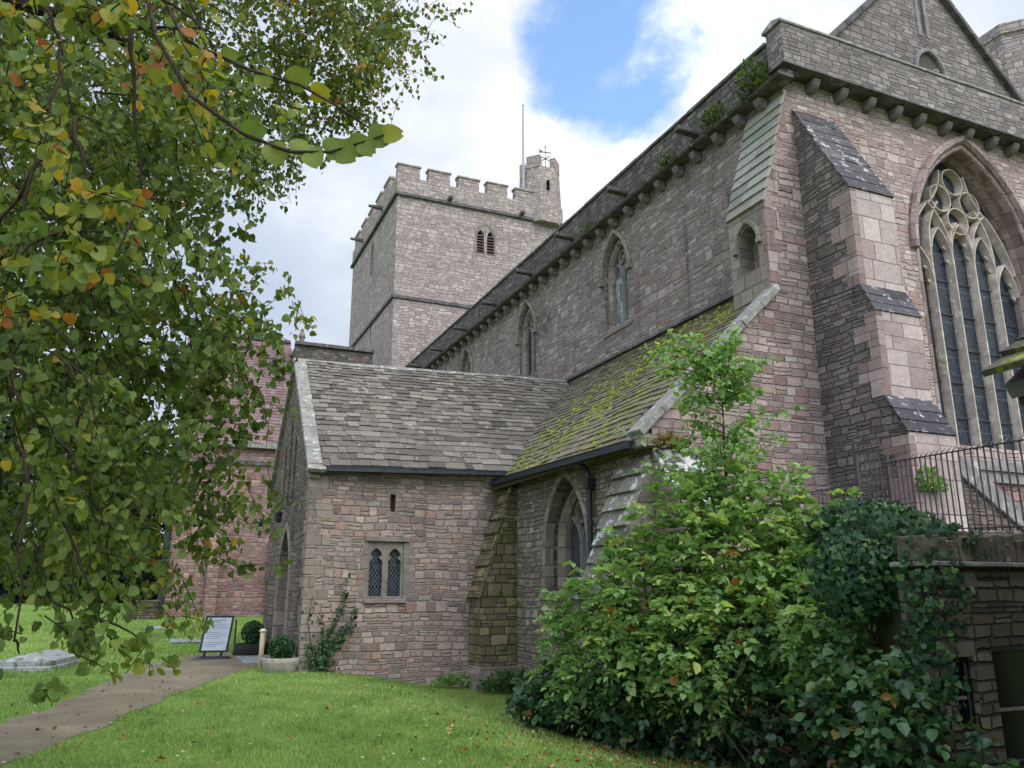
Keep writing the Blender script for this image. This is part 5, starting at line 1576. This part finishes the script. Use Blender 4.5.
# ------------------------------------------------------------------ small things by the porch door and along the path
def box_ball(label, c, r, n):
    t = thing('box_ball', label, 'clipped shrub', (c[0], c[1], c[2] - r))
    d = rdir(n); P_ = np.array(c) + d * r * RNG.uniform(.82, 1.03, n)[:, None]
    leaves('foliage', M['box'], t, P_, d + RNG.normal(size=(n, 3)) * .6, d + RNG.normal(size=(n, 3)) * .5, RNG.uniform(.03, .055, n), RNG.random(n), 'oval')
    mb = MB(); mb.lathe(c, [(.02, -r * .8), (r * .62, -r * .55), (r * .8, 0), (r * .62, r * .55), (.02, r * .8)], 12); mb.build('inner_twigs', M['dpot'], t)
    return t


pl = thing('stone_trough', 'round lichened stone trough by the porch corner', 'planter', (2.62, 18.3, 0))
mb = MB(); mb.lathe((2.62, 18.3, 0), [(.30, -.06), (.37, .03), (.40, .18), (.42, .28), (.37, .285), (.34, .22)], 18); mb.build('bowl', M['trough'], pl, True)
mb = MB(); mb.lathe((2.62, 18.3, 0), [(.345, .19), (.345, .235), (.1, .25)], 18); mb.build('earth', M['soil'], pl)
box_ball('clipped box ball in the stone trough at the porch corner', (2.60, 18.3, .46), .25, 1500)
pl = thing('dark_planter', 'low dark planter beyond the porch door', 'planter', (2.5, 23.2, 0))
mb = MB(); mb.lathe((2.5, 23.2, 0), [(.42, -.05), (.46, .06), (.42, .30), (.36, .31), (.34, .24)], 14); mb.build('bowl', M['dpot'], pl, True)
mb = MB(); mb.lathe((2.5, 23.2, 0), [(.36, .22), (.36, .26), (.1, .27)], 14); mb.build('earth', M['soil'], pl)
box_ball('dark clipped box ball in the far planter beyond the porch door', (2.52, 23.2, .58), .28, 1200)
t = thing('cream_post', 'short cream-coloured post standing beside the stone trough', 'post', (2.28, 19.05, 0))
mb = MB(); mb.lathe((2.28, 19.05, 0), [(.055, -.1), (.055, .74), (.05, .78)], 10); mb.build('shaft', M['cream'], t, True); mb = MB(); mb.lathe((2.28, 19.05, 0), [(.075, .78), (.08, .80), (.03, .84)], 10); mb.build('cap', M['cream'], t)
t = thing('metal_stake', 'thin dark stake stuck in the grass behind the sign', 'stake', (2.18, 24.3, 0))
mb = MB(); mb.tube([(2.18, 24.3, -.1), (2.17, 24.3, .86)], .022, 6); mb.build('rod', M['iron'], t); mb = MB(); mb.lathe((2.17, 24.3, .86), [(.03, -.02), (.03, .02)], 8); mb.build('tip', M['iron'], t)

sg = thing('sign_board', 'black-framed poster sign on a weighted base beside the path', 'sign', (1.46, 22.0, 0))
sc_, lean = V3(1.46, 22.0, 0), .08
U2 = unit(V3(1, -.28, 0)); N2 = unit(V3(-.28, -1, 0)); W2 = unit(V3(.075, .02, 1.0) + U2 * .045)
def sp_(a, w_, n=0): return sc_ + U2 * a + W2 * w_ + N2 * n
mb = MB()
FW, Z0, Z1 = .335, .19, 1.06
mb.obox(sp_(0, (Z0 + Z1) / 2), U2 * FW, W2 * (Z1 - Z0) / 2, N2 * .018)
mb.build('back_panel', M['plastic'], sg)
mb = MB(); mb.ribbon([(-FW + .02, Z0 + .02), (FW - .02, Z0 + .02), (FW - .02, Z1 - .02), (-FW + .02, Z1 - .02)], sc_, U2, W2, N2, .045, .015, .035, .03, .03, True); mb.build('frame', M['plastic'], sg)
mb = MB(); mb.obox(sp_(0, (Z0 + Z1) / 2, .020), U2 * (FW - .04), W2 * ((Z1 - Z0) / 2 - .04), N2 * .002); po = mb.build('poster', M['poster'], sg)
mb = MB()
zz = Z1 - .11
for ln in (.42, .30, .50, .46, .52, .0, .40, .48, .50, .36, .0, .5, .44, .3):
    if ln: mb.obox(sp_(-.26 + ln / 2, zz, .0235), U2 * ln / 2, W2 * (.014 if zz > .9 else .007), N2 * .001)
    zz -= .048
mb.build('printed_lines', M['ink'], po)
mb = MB()
for s_ in (-1, 1): mb.bar(sp_(s_ * .2, .04), sp_(s_ * .2, .21), .06, .05)
mb.build('foot_posts', M['plastic'], sg)
mb = MB()
def bs(a, n, z): return sc_ + U2 * a + N2 * n + V3(0, 0, z)
vs = [bs(a * .45, n * .26, -.01) for a, n in ((-1, -1), (1, -1), (1, 1), (-1, 1))] + [bs(a * .43, n * .24, .045) for a, n in ((-1, -1), (1, -1), (1, 1), (-1, 1))] + [bs(a * .34, n * .12, .09) for a, n in ((-1, -1), (1, -1), (1, 1), (-1, 1))]
fs = [(i, (i + 1) % 4, 4 + (i + 1) % 4, 4 + i) for i in range(4)] + [(4 + i, 4 + (i + 1) % 4, 8 + (i + 1) % 4, 8 + i) for i in range(4)] + [(8, 9, 10, 11)]
mb.add(vs, fs); mb.build('weighted_base', M['plastic'], sg, bevel=.015)

t = thing('ledger_tomb', 'grey coped ledger tomb lying on the lawn left of the path', 'tomb', (-2.2, 21.4, 0))
mb = MB(); A_ = unit(V3(.95, -.2, 0)); B_2 = unit(V3(.2, .95, 0)); c0 = V3(-2.15, 21.2, 0)
mb.obox(c0 + V3(0, 0, .04), A_ * .62, B_2 * 1.1, (0, 0, .08)); mb.build('base', M['ledger'], t, bevel=.02)
mb = MB()
lo = [c0 + A_ * a * .55 + B_2 * b_ * 1.03 + V3(0, 0, .122) for a, b_ in ((-1, -1), (1, -1), (1, 1), (-1, 1))]; mi = [p + V3(0, 0, .10) for p in lo]; tp = [c0 + B_2 * b_ * .8 + V3(0, 0, .36) for b_ in (-1, 1)]
mb.add(lo + mi + tp, [(0, 1, 5, 4), (1, 2, 6, 5), (2, 3, 7, 6), (3, 0, 4, 7), (4, 5, 8), (5, 6, 9, 8), (6, 7, 9), (7, 4, 8, 9)]); mb.build('coped_lid', M['ledger'], t, bevel=.01)
for lab, x, y, w_, l_ in (('flat mossy grave slab in the lawn before the red transept wall', .35, 34.0, .55, 1.1), ('small pale flat slab in the lawn behind the sign', 1.05, 28.2, .45, .9)):
    t = thing('grave_slab', lab, 'grave slab', (x, y, float(gz(x, y))))
    mb = MB(); mb.box((x - w_, y - l_, float(gz(x, y)) - .05), (x + w_, y + l_, float(gz(x, y)) + .03)); mb.build('slab', M['ledger'], t, bevel=.03)
t = thing('stone_step', 'low dark stone block at the left corner of the transept', 'step', (-.2, 38.5, .5))
mb = MB(); mb.box((-1.0, 38.2, .3), (.25, 39.6, .95)); mb.build('lower_block', M['dkwall'], t, bevel=.03); mb = MB(); mb.box((-.7, 38.7, .952), (.25, 39.5, 1.3)); mb.build('upper_block', M['dkwall'], t, bevel=.03)
mb = MB(); mb.box((2.05, 20.2, -.05), (2.9, 22.4, .05)); ds = mb.build('door_slab', M['ledger']); tag(ds, 'flat grey threshold slab before the porch door', 'step')

# ------------------------------------------------------------------ trees beyond the lawn
def far_tree(label, x, y, h, r, n, base=.12):
    t = thing('evergreen_tree', label, 'tree', (x, y, float(gz(x, y))), 'dark trees beyond the lawn')
    z0 = float(gz(x, y))
    stems('trunk', M['bark'], t, [[(x, y, z0 - .2), (x + .1, y, z0 + h * .3), (x, y, z0 + h * .8)]], .35, .1, 8)
    k = 26
    cz = RNG.uniform(base, .95, k); ca = RNG.uniform(0, 6.28, k); cr_ = r * (1.05 - cz * .75) * RNG.uniform(.3, .9, k)
    C_ = np.stack([x + np.cos(ca) * cr_, y + np.sin(ca) * cr_, z0 + cz * h], 1)
    idx = RNG.integers(k, size=n); d = rdir(n)
    P_ = C_[idx] + d * (RNG.random(n)[:, None] ** .4) * r * .42 * np.array([1, 1, .8])
    leaves('crown', M['bgleaf'], t, P_, d + np.array([0, 0, -.4]), rdir(n) + d, RNG.uniform(.25, .5, n), RNG.random(n), 'oval')


for i, (x, y, h, r) in enumerate([(-20, 58, 11, 5), (-14, 62, 13, 5.5), (-8.5, 60, 12, 5), (-4, 63, 13, 5), (-26, 66, 14, 6), (-.5, 60, 10, 4.2), (-32, 60, 12, 6), (-11, 70, 15, 6), (-18, 72, 15, 6), (-5, 72, 14, 6)]):
    far_tree(['dark broad evergreen at the far left edge of the lawn', 'tall dark evergreen beyond the lawn', 'dark evergreen standing behind the lawn left of the transept', 'dark evergreen close to the transept corner', 'very tall dark tree far behind the others on the left', 'short dark evergreen next to the transept corner', 'dark evergreen wholly at the left of the tree line', 'tall tree at the back of the dark tree line', 'tall tree at the back left of the dark tree line', 'tall tree at the back behind the transept corner'][i], x, y, h, r, 2600, .04)

hd = thing('hedge', 'long dark hedge closing the lawn under the far trees', 'hedge', (-16, 55, 1.05))
n_ = 9000
P_ = np.stack([RNG.uniform(-38, 0, n_), 55 + RNG.normal(size=n_) * .9, np.zeros(n_)], 1); P_[:, 2] = gz(P_[:, 0], P_[:, 1]) + RNG.random(n_) ** .8 * (3.2 + .6 * np.sin(P_[:, 0] * .9))
leaves('foliage', M['bgleaf'], hd, P_, RNG.normal(size=(n_, 3)), RNG.normal(size=(n_, 3)) + np.array([0, -1, .4]), RNG.uniform(.3, .55, n_), RNG.random(n_), 'oval')
stems('stems', M['bark'], hd, [[(x_, 55, .9), (x_ + .1, 55, 3.2)] for x_ in np.arange(-37, 0, 1.5)], .06, .02, 5)

# ------------------------------------------------------------------ the big tree whose boughs hang in from the left
tree = thing('lime_tree', 'large broadleaf tree with autumn-tinged drooping boughs overhanging the lawn on the left', 'tree', (-5.6, 7.0, 0))
# ends of the leafy twig bundles, in metres: A = high outer crown, B = middle boughs, C / D = nearest sprays
CL = {
 'A': [(-0.33,7.87,7.50),(-0.84,8.15,7.19),(0.26,8.56,8.40),(1.23,8.41,8.07),(0.34,8.70,9.13),(-2.68,11.35,7.90),(1.33,8.61,9.59),(-2.72,10.06,7.66),(-2.02,10.58,8.87),(-1.45,9.90,9.18),(-0.50,8.79,6.54),(-1.16,9.81,6.96),(1.73,8.85,9.68),(-0.20,9.56,9.00),(0.50,8.88,7.22),(-1.48,8.75,6.73),(0.93,8.13,8.42),(1.07,9.05,8.53),(0.32,10.61,7.27),(-2.19,11.10,7.76),(-0.84,9.40,7.60),(1.71,7.91,8.11),(-2.91,10.59,8.26),(-1.80,8.64,7.25),(-1.95,9.28,7.28),(-0.36,8.20,6.95),(-2.41,8.93,8.50),(1.46,8.28,7.76),(0.49,8.68,6.54),(1.02,8.77,8.25),(0.79,9.21,8.13),(0.36,7.34,8.15),(-1.96,8.91,7.98),(-2.71,10.26,8.78),(1.37,7.99,7.95),(-0.79,10.30,7.76),(1.79,8.72,8.53),(-0.97,8.99,6.47),(1.49,9.01,8.18),(-0.27,9.01,8.29),(-2.69,9.93,9.13),(-0.34,8.16,6.12),(-0.12,9.35,7.99),(0.73,8.92,7.83),(-0.36,8.63,7.04),(-0.08,8.39,6.79),(-1.43,8.08,8.00),(-1.80,9.31,6.85),(-0.36,9.12,7.57),(-1.65,10.87,8.59),(1.50,7.45,7.54),(-0.86,10.78,8.33),(1.46,8.50,8.73),(-0.76,9.12,6.72),(0.19,7.93,7.06),(-0.56,10.37,8.95),(-0.78,8.92,7.88),(-2.36,9.19,7.87),(-3.10,11.19,9.62),(-2.46,11.19,9.00),(-2.46,10.83,8.61),(1.66,8.05,9.04),(-2.06,10.50,8.51),(0.52,8.15,8.31),(-0.82,9.79,8.45),(-2.82,11.33,9.01),(-0.37,9.54,7.82),(-0.58,10.28,8.56),(-1.02,9.46,6.75),(0.96,9.51,10.24),(-0.99,8.02,8.15),(-2.33,10.67,9.37),(-2.51,8.67,8.07),(-1.81,9.86,8.61),(-1.03,9.74,7.72),(-1.56,11.24,7.93),(-0.05,9.53,9.61),(0.43,9.26,8.10),(-1.59,9.62,8.37),(-2.20,9.23,6.99),(-0.10,9.26,9.35),(-0.30,9.82,8.15),(-1.24,8.29,7.61),(-1.10,8.35,6.81),(1.39,7.26,7.15),(0.88,9.93,7.75),(-0.68,10.20,9.35),(1.23,7.48,8.22),(0.54,10.32,7.61),(-2.71,9.78,8.50),(-0.06,9.45,7.10),(0.13,8.50,6.10),(-0.75,9.64,9.13),(1.14,9.20,10.07),(-2.39,9.90,8.30),(1.05,7.52,7.87),(-0.45,10.09,9.69),(-0.61,7.82,7.90),(0.39,9.81,9.58),(-0.06,10.18,8.26),(-1.37,8.55,8.53),(-0.64,8.49,8.30),(0.68,8.24,7.83),(-1.89,11.20,8.58),(0.97,8.82,7.58),(-0.41,9.09,9.04),(0.45,9.21,6.93),(-2.67,10.58,7.92),(-2.67,11.36,8.65),(0.54,8.19,6.18),(0.76,8.36,8.81),(1.44,9.08,8.76),(-0.67,8.45,6.23),(-1.22,9.05,8.57),(-0.89,9.02,8.35),(0.47,8.23,7.13),(-1.27,10.55,9.21),(0.40,9.58,10.05),(-1.31,10.29,9.72),(-1.95,9.87,7.03),(2.06,8.36,8.68),(2.02,7.96,8.16),(1.96,8.52,8.26),(1.83,8.64,8.05),(1.63,8.61,7.66),(1.70,8.32,7.36),(1.40,8.59,7.28),(1.11,8.36,6.95),(0.85,8.40,6.42)],
 'B': [(-0.42,5.11,2.69),(-0.64,6.38,3.79),(-1.78,6.60,5.53),(-0.62,5.24,3.80),(-0.96,8.06,3.32),(-1.10,7.87,4.11),(-0.42,7.54,2.69),(-1.31,7.66,1.93),(-0.62,7.66,5.25),(-0.93,7.12,5.87),(-0.52,7.36,5.25),(-0.42,8.15,2.20),(-1.78,7.96,5.27),(-2.05,8.17,5.87),(-0.10,5.65,4.39),(-1.25,5.01,4.23),(-0.33,5.45,2.99),(0.03,6.68,3.88),(-0.64,5.42,3.32),(-1.25,7.60,4.15),(-0.77,7.63,3.75),(-0.25,5.33,1.95),(-0.63,6.78,3.13),(-1.09,5.48,3.22),(-1.27,5.72,3.87),(-0.38,6.01,1.99),(0.05,7.31,3.93),(-0.93,5.87,2.13),(-0.31,5.42,5.03),(-1.17,6.39,3.11),(-0.57,6.01,4.61),(0.20,6.35,3.34),(-0.95,5.58,4.71),(-1.50,7.71,4.39),(-0.21,5.01,4.57),(-0.76,7.02,2.42),(-0.64,6.59,4.58),(-0.18,6.16,4.21),(-1.10,5.15,3.91),(-0.16,7.53,3.68),(-1.37,7.08,4.39),(0.07,5.15,3.19),(-1.92,7.49,5.98),(0.01,6.95,5.60),(-1.53,8.10,2.56),(-0.59,5.69,3.49),(-1.02,7.37,2.75),(-1.33,8.18,1.96),(-0.32,5.70,3.24),(-0.94,5.24,2.95),(-1.68,7.21,4.43),(-0.74,6.47,1.97),(-0.51,5.08,3.29),(-0.46,6.60,2.32),(-1.01,5.40,2.73),(-0.62,6.27,4.12),(-0.06,8.37,2.65),(-0.69,4.99,3.65),(-0.76,5.36,4.83),(-0.94,7.55,4.39),(-0.07,5.01,2.45),(-0.70,5.61,2.91),(0.02,5.25,4.96),(-0.86,6.99,3.11),(0.08,7.22,3.46),(-1.82,8.74,3.37),(-1.41,8.27,2.82),(-0.57,7.58,4.15),(-1.22,8.00,5.98),(-1.41,9.09,2.37),(-0.82,6.20,5.07),(-0.54,8.64,2.92),(-1.63,8.05,6.43),(-1.70,9.00,2.07),(-1.13,6.75,3.29),(-0.33,6.10,4.83),(0.27,7.79,3.78),(-0.30,6.57,5.35),(-1.48,6.88,5.53),(-1.66,6.29,5.18),(-1.05,6.26,2.93),(-1.12,7.00,3.55),(0.06,4.57,4.36),(-0.13,4.88,3.52),(-0.54,5.51,3.98),(-0.18,5.89,2.69),(-0.89,7.43,4.99),(-1.26,6.64,3.50),(-0.51,4.99,4.34),(-0.39,6.45,3.84),(0.06,5.61,3.04),(-1.63,6.65,4.43),(-0.60,7.15,2.67),(-0.40,7.25,4.19),(-1.27,8.55,2.34),(-0.18,7.55,5.13),(0.16,4.98,4.26),(-0.33,6.10,2.28),(-0.53,7.74,3.65),(-0.74,7.78,4.97),(-1.11,7.13,3.97),(-0.02,7.24,3.08),(-1.42,7.62,4.68),(-0.92,5.02,4.41),(-0.90,6.55,4.94),(-1.30,6.75,5.10),(-1.38,7.73,3.71),(-0.47,5.43,2.19),(-0.49,8.71,2.14),(-1.22,7.35,4.38),(-1.93,7.76,5.47),(-1.34,7.97,5.37),(-0.06,7.77,2.50),(-0.79,6.99,5.24),(-0.48,7.43,2.98),(-0.08,6.00,5.43),(-0.33,7.23,3.58),(-1.40,7.77,4.92),(-1.63,8.38,4.29),(-1.10,7.83,2.86),(-0.98,8.45,3.27),(-1.21,6.30,4.45),(-0.35,7.81,4.75),(-1.05,5.36,4.04),(-0.57,6.12,2.86),(0.36,6.49,3.98),(0.59,6.72,3.98),(0.47,6.04,3.40),(0.39,5.73,3.04),(0.29,6.27,2.86),(0.33,6.37,2.46),(0.33,6.46,2.13),(0.18,6.58,1.95),(0.06,6.25,1.72)],
 'C': [(-0.63,3.58,3.39),(-0.00,2.60,3.43),(-0.23,2.87,2.74),(-0.87,3.84,4.42),(-0.17,3.38,4.31),(-0.42,2.60,3.68),(-0.62,2.81,3.77),(-0.75,2.82,3.58),(-0.45,3.75,3.12),(-0.47,3.60,4.45),(-0.99,3.59,4.34),(-0.18,2.99,2.95),(-0.87,3.97,2.91),(0.00,3.41,3.67),(-0.69,3.42,4.02),(-0.37,3.33,2.91),(-0.88,3.94,3.95),(-0.18,2.68,3.62),(-0.60,2.94,3.62),(-0.30,3.02,3.71),(-0.00,2.91,3.71),(-0.69,2.86,3.28),(-0.62,3.01,2.79),(-0.50,3.39,3.50),(-0.63,3.75,3.98),(-0.68,3.62,2.83)],
 'D': [(-0.54,3.79,2.25),(-1.06,4.67,3.05),(-0.92,5.00,1.73),(-0.74,5.02,2.88),(-0.74,4.35,2.71),(-0.86,4.85,2.92),(-0.38,5.04,2.08),(-0.73,4.78,1.79),(-0.32,4.14,2.34),(-0.41,4.20,2.62),(-0.43,4.60,2.52),(-1.03,5.23,2.90),(-0.73,3.77,2.59),(-0.95,4.77,2.50),(-0.69,4.40,2.31),(-0.57,4.50,1.85),(-0.39,4.41,1.85),(-0.36,4.13,2.11),(-0.57,4.80,2.81),(-0.52,4.22,2.35),(-0.41,4.75,2.67),(-0.75,4.89,2.51),(-0.59,4.05,2.21),(-0.50,4.69,2.20),(-0.64,4.17,2.88),(-0.33,5.15,1.79),(-0.04,4.59,1.37),(-0.23,4.53,1.47),(-0.36,4.45,1.57),(-0.15,4.65,1.32),(-0.51,3.99,1.41),(-0.50,4.12,1.35),(-0.29,4.70,1.37),(-0.45,4.48,1.57)],
}

TR = [(-5.6, 7.0, -.3), (-5.55, 7.0, 1.5), (-5.5, 7.05, 4.0), (-5.3, 7.2, 7.0), (-5.0, 7.4, 10.5), (-4.8, 7.4, 14.0)]
mb = MB(); mb.tube(TR, [.62, .46, .40, .32, .2, .06], 14); mb.build('trunk', M['bark'], tree, True)
limb_ends = [(-1.2, 8.6, 8.4), (.2, 9.0, 7.2), (-2.2, 4.2, 6.0), (-1.6, 6.2, 5.0), (-.6, 3.4, 4.4), (-2.6, 9.5, 5.6), (-8.5, 6, 7.5), (-7, 3.4, 7), (-5, 11, 8), (-8, 9.5, 9.5), (-2.8, 2.6, 4.6), (-1.0, 5.0, 6.4), (-4.5, 4.5, 10.5), (-3.2, 8.2, 11)]
LB = []
for e in limb_ends:
    z0 = max(2.6, min(10.5, e[2] - RNG.uniform(.8, 2.2)))
    i = int(np.searchsorted([p[2] for p in TR], z0)) - 1
    t_ = (z0 - TR[i][2]) / (TR[i + 1][2] - TR[i][2]); p = V3(*TR[i]) * (1 - t_) + V3(*TR[i + 1]) * t_
    LB.append(bend(p, e, .7, 9, .10))
mb = MB()
for l in LB: mb.tube(l, list(np.linspace(.13, .03, len(l))), 8)
LPT = np.array([p for l in LB for p in l[2:]])
nodes = [(np.array(p), k) for k, v in CL.items() for p in v]
for k in range(70):      # the rest of the crown, round the trunk and above the view
    d = unit(RNG.normal(size=3)); c_ = V3(-5.2, 7.2, 9.0) + d * np.array([4.2, 4.4, 4.6]) * RNG.uniform(.6, 1.0)
    if c_[2] < 4.5: c_[2] = 4.5 + RNG.random()
    nodes.append((c_, 'E'))
TW = []
done = []
for p, k in sorted(nodes, key=lambda a: -a[0][2]):
    cand = LPT; best = cand[np.argmin(np.linalg.norm(cand - (p + V3(-.3, 0, .5)), axis=1) - .0)]
    if done:
        dn = np.array(done); dd = np.linalg.norm(dn - (p + V3(-.12, 0, .35)), axis=1); j = int(np.argmin(dd))
        if dd[j] < np.linalg.norm(best - p): best = dn[j]
    L_b = np.linalg.norm(best - p)
    l = bend(best, p, .10 * L_b, 6, .03 * L_b)
    mb.tube(l, list(np.linspace(min(.022, .006 + .006 * L_b), .004, 6)), 4)
    done.append(p)
LPs, LDs, LNs, LSs, LRs, LKs = [], [], [], [], [], []
SPEC = {'A': (230, .42, .058, .46), 'B': (205, .33, .057, .38), 'C': (40, .25, .050, .58), 'D': (38, .21, .053, .38), 'E': (260, .85, .11, .4)}
for p, k in nodes:
    n_, rad, size, tone0 = SPEC[k]
    n_ = int(n_ * RNG.uniform(.6, 1.3)); tw = max(3, n_ // 13)
    hot = RNG.random() < (.55 if k == 'C' else (.35 if p[2] > 3.6 else .10) if k in 'AB' else .1)
    for j in range(tw):
        o = RNG.normal(size=3) * rad * np.array([.5, .5, .42]); a_ = p + o
        dr = unit(RNG.normal(size=3) * .7 + V3(.15, -.1, -.65)); ln = rad * RNG.uniform(.6, 1.2)
        mb.tube([a_, a_ + dr * ln * .5, a_ + dr * ln + V3(0, 0, -.08 * ln)], [.004, .003, .002], 3, False)
        m_ = max(3, int(RNG.normal(n_ / tw, 2)))
        t_ = RNG.uniform(0, 1.05, m_)[:, None]
        Pq = a_ + dr * ln * t_ + RNG.normal(size=(m_, 3)) * rad * .09
        LPs.append(Pq); LDs.append(dr * .35 + RNG.normal(size=(m_, 3)) * .5 + np.array([0, 0, -.75])); LNs.append(RNG.normal(size=(m_, 3)) + np.array([.1, -.5, .35]))
        LKs.append(np.full(m_, k in 'CD')); LSs.append(size * RNG.uniform(.7, 1.25, m_)); LRs.append(np.clip(tone0 + (.20 if hot else 0) + RNG.normal(size=m_) * .15 + RNG.normal() * .08, 0, 1))
# one bare-ended spray with large leaves reaching out in front of the sky
SPR = [(-.058, 2.603, 3.226), (.124, 2.513, 3.068), (.261, 2.42, 2.987), (.378, 2.35, 2.976), (.46, 2.287, 2.993), (.526, 2.242, 3.012)]
SPR2 = [(-.1, 2.7, 3.5), (.124, 2.596, 3.371), (.285, 2.493, 3.29), (.411, 2.412, 3.184), (.508, 2.342, 3.084)]
bk = LPT[np.argmin(np.linalg.norm(LPT - V3(-.4, 3.0, 3.9), axis=1))]
mb.tube(bend(bk, SPR[0], .15, 6, .02) + [V3(*q) for q in SPR[1:]], list(np.linspace(.012, .003, 11)), 6)
mb.tube(bend(bk, SPR2[0], .12, 5, .02) + [V3(*q) for q in SPR2[1:]], list(np.linspace(.010, .003, 9)), 6)
for l, ts in ((SPR, (1.0, 1.6, 2.1, 2.5, 2.9, 3.3, 3.7, 4.1, 4.5, 5.0)), (SPR2, (.6, 1.2, 1.8, 2.3))):
    for i_, t_ in enumerate(ts):
        i0 = min(int(t_), len(l) - 2); q = V3(*l[i0]) + (V3(*l[i0 + 1]) - V3(*l[i0])) * (t_ - i0)
        end = i_ == len(ts) - 1
        LPs.append(q[None]); LDs.append(np.array([[.95, -.45, .05]] if end else [[.55, -.25, -.75 if i_ % 2 else .15]]) + RNG.normal(size=(1, 3)) * .12)
        LNs.append(np.array([[-.25 + RNG.normal() * .25, -.75, -.45 + RNG.normal() * .2]])); LSs.append(np.array([RNG.uniform(.068, .094)])); LRs.append(np.array([RNG.uniform(.5, .74) if not end else .86])); LKs.append(np.array([True]))
mb.build('boughs', M['twig'], tree, True)
LP, LD, LN, LS, LR, LK = (np.concatenate(a) for a in (LPs, LDs, LNs, LSs, LRs, LKs))
leaves('crown', M['tree'], tree, LP[~LK], LD[~LK], LN[~LK], LS[~LK], LR[~LK], 'heart', .10, .12)
broad_leaves('near_sprays', M['tree'], tree, LP[LK], LD[LK], LN[LK], LS[LK], LR[LK], 'heart')

# ------------------------------------------------------------------ grass and fallen leaves
def blades(n, xr, yr, hmin, hmax, wd, seed):
    g = np.random.default_rng(seed)
    x = g.uniform(*xr, n); y = yr[0] + (yr[1] - yr[0]) * g.random(n) ** 1.35
    keep = ~in_poly(PATH_POLY, x + g.normal(size=n) * .07 + .06 * np.sin(3.1 * y), y + g.normal(size=n) * .07)
    keep &= ~((x > 2.9) & (y > 18.0)) & ~((x > 7.55) & (y > 11.5)) & ~((x > 5.9) & (y < 5.9)) & (np.abs(x - .235 * y) < 9.5 + .2 * y)
    keep &= ~((x > 4.6) & (g.random(n) < .55 * ss((x - 4.6) / 2)))
    x, y = x[keep], y[keep]; n = len(x)
    z = gz(x, y)
    a = g.uniform(0, 6.283, n); h = g.uniform(hmin, hmax, n) * (.7 + .5 * np.sin(x * 1.9 + 1.3 * np.sin(y * 1.3)) ** 2 + 1.1 * (np.sin(3.7 * x + 2.1 * np.sin(2.9 * y)) * np.sin(3.3 * y + 1.7 * np.sin(4.1 * x)) > .72)); w_ = wd * g.uniform(.6, 1.2, n)
    dx, dy = np.cos(a), np.sin(a); lx, ly = g.normal(size=n) * .5 * h, g.normal(size=n) * .5 * h
    V_ = np.stack([np.stack([x - dx * w_, y - dy * w_, z - .004], 1), np.stack([x + dx * w_, y + dy * w_, z - .004], 1), np.stack([x + lx, y + ly, z + h], 1)], 1).reshape(-1, 3)
    F_ = np.arange(n * 3).reshape(n, 3)
    tone = np.clip(.45 + .14 * np.sin(x * .8 + y * .35) + .16 * np.sin(2.1 * x + 1.7 * np.sin(1.3 * y)) * np.sin(1.6 * y + np.sin(2.3 * x)) + .10 * np.sin(5.3 * x + 2 * np.sin(3.1 * y)) + g.normal(size=n) * .22, 0, 1)
    return V_, F_, tone


Va, Fa, Ta = blades(190000, (-6, 7.6), (6.3, 20), .022, .055, .0055, 3)
Vb, Fb, Tb = blades(90000, (-9, 6), (19, 40), .03, .06, .012, 4)
gr = raw_mesh('grass', np.concatenate([Va, Vb]), np.concatenate([Fa, Fb + len(Va)]), 3, M['blade'], None, np.concatenate([Ta, Tb]))
tag(gr, 'short mown grass with paler tips covering the lawn', 'grass', kind='stuff')
n_ = 900
x = RNG.normal(5.6, 1.3, n_); y = RNG.normal(8.3, 1.5, n_)
k = (y > 6) & (y < 13) & (x > 1.5) & (x < 7.2); x, y = x[k], y[k]
x = np.r_[x, RNG.uniform(-3, 6, 130), RNG.normal(-.6, .9, 90)]; y = np.r_[y, RNG.uniform(7, 17, 130), RNG.uniform(9, 19, 90)]; n_ = len(x)
P_ = np.stack([x, y, gz(x, y) + RNG.uniform(.036, .055, n_)], 1)
lt = leaves('leaf_litter', M['litter'], None, P_, RNG.normal(size=(n_, 3)) * np.array([1, 1, .25]), RNG.normal(size=(n_, 3)) * .4 + np.array([0, 0, 1]), RNG.uniform(.03, .065, n_), RNG.random(n_), 'oval')
tag(lt, 'brown fallen leaves scattered on the grass by the bramble', 'fallen leaves', kind='stuff')

n_ = 70      # daisies
x = RNG.uniform(-4, 4.5, n_); y = RNG.uniform(8, 17, n_)
k = ~in_poly(PATH_POLY, x, y); x, y = x[k], y[k]; n_ = len(x)
x = np.repeat(x, 6) + np.tile(np.cos(np.arange(6) * 1.047), n_) * .006; y = np.repeat(y, 6) + np.tile(np.sin(np.arange(6) * 1.047), n_) * .006
dd = np.stack([np.tile(np.cos(np.arange(6) * 1.047), n_), np.tile(np.sin(np.arange(6) * 1.047), n_), np.full(6 * n_, .3)], 1)
dz_ = leaves('daisies', plain('daisy_petal', 'd8d8d0', 'e6e6e0', 0.7, 3.0, 0.2, 0), None, np.stack([x, y, gz(x, y) + .045], 1), dd, np.tile([0, 0, 1.0], (6 * n_, 1)), np.full(6 * n_, .014), np.full(6 * n_, .5), 'oval')
tag(dz_, 'tiny white daisies dotted over the lawn', 'daisies', kind='stuff')
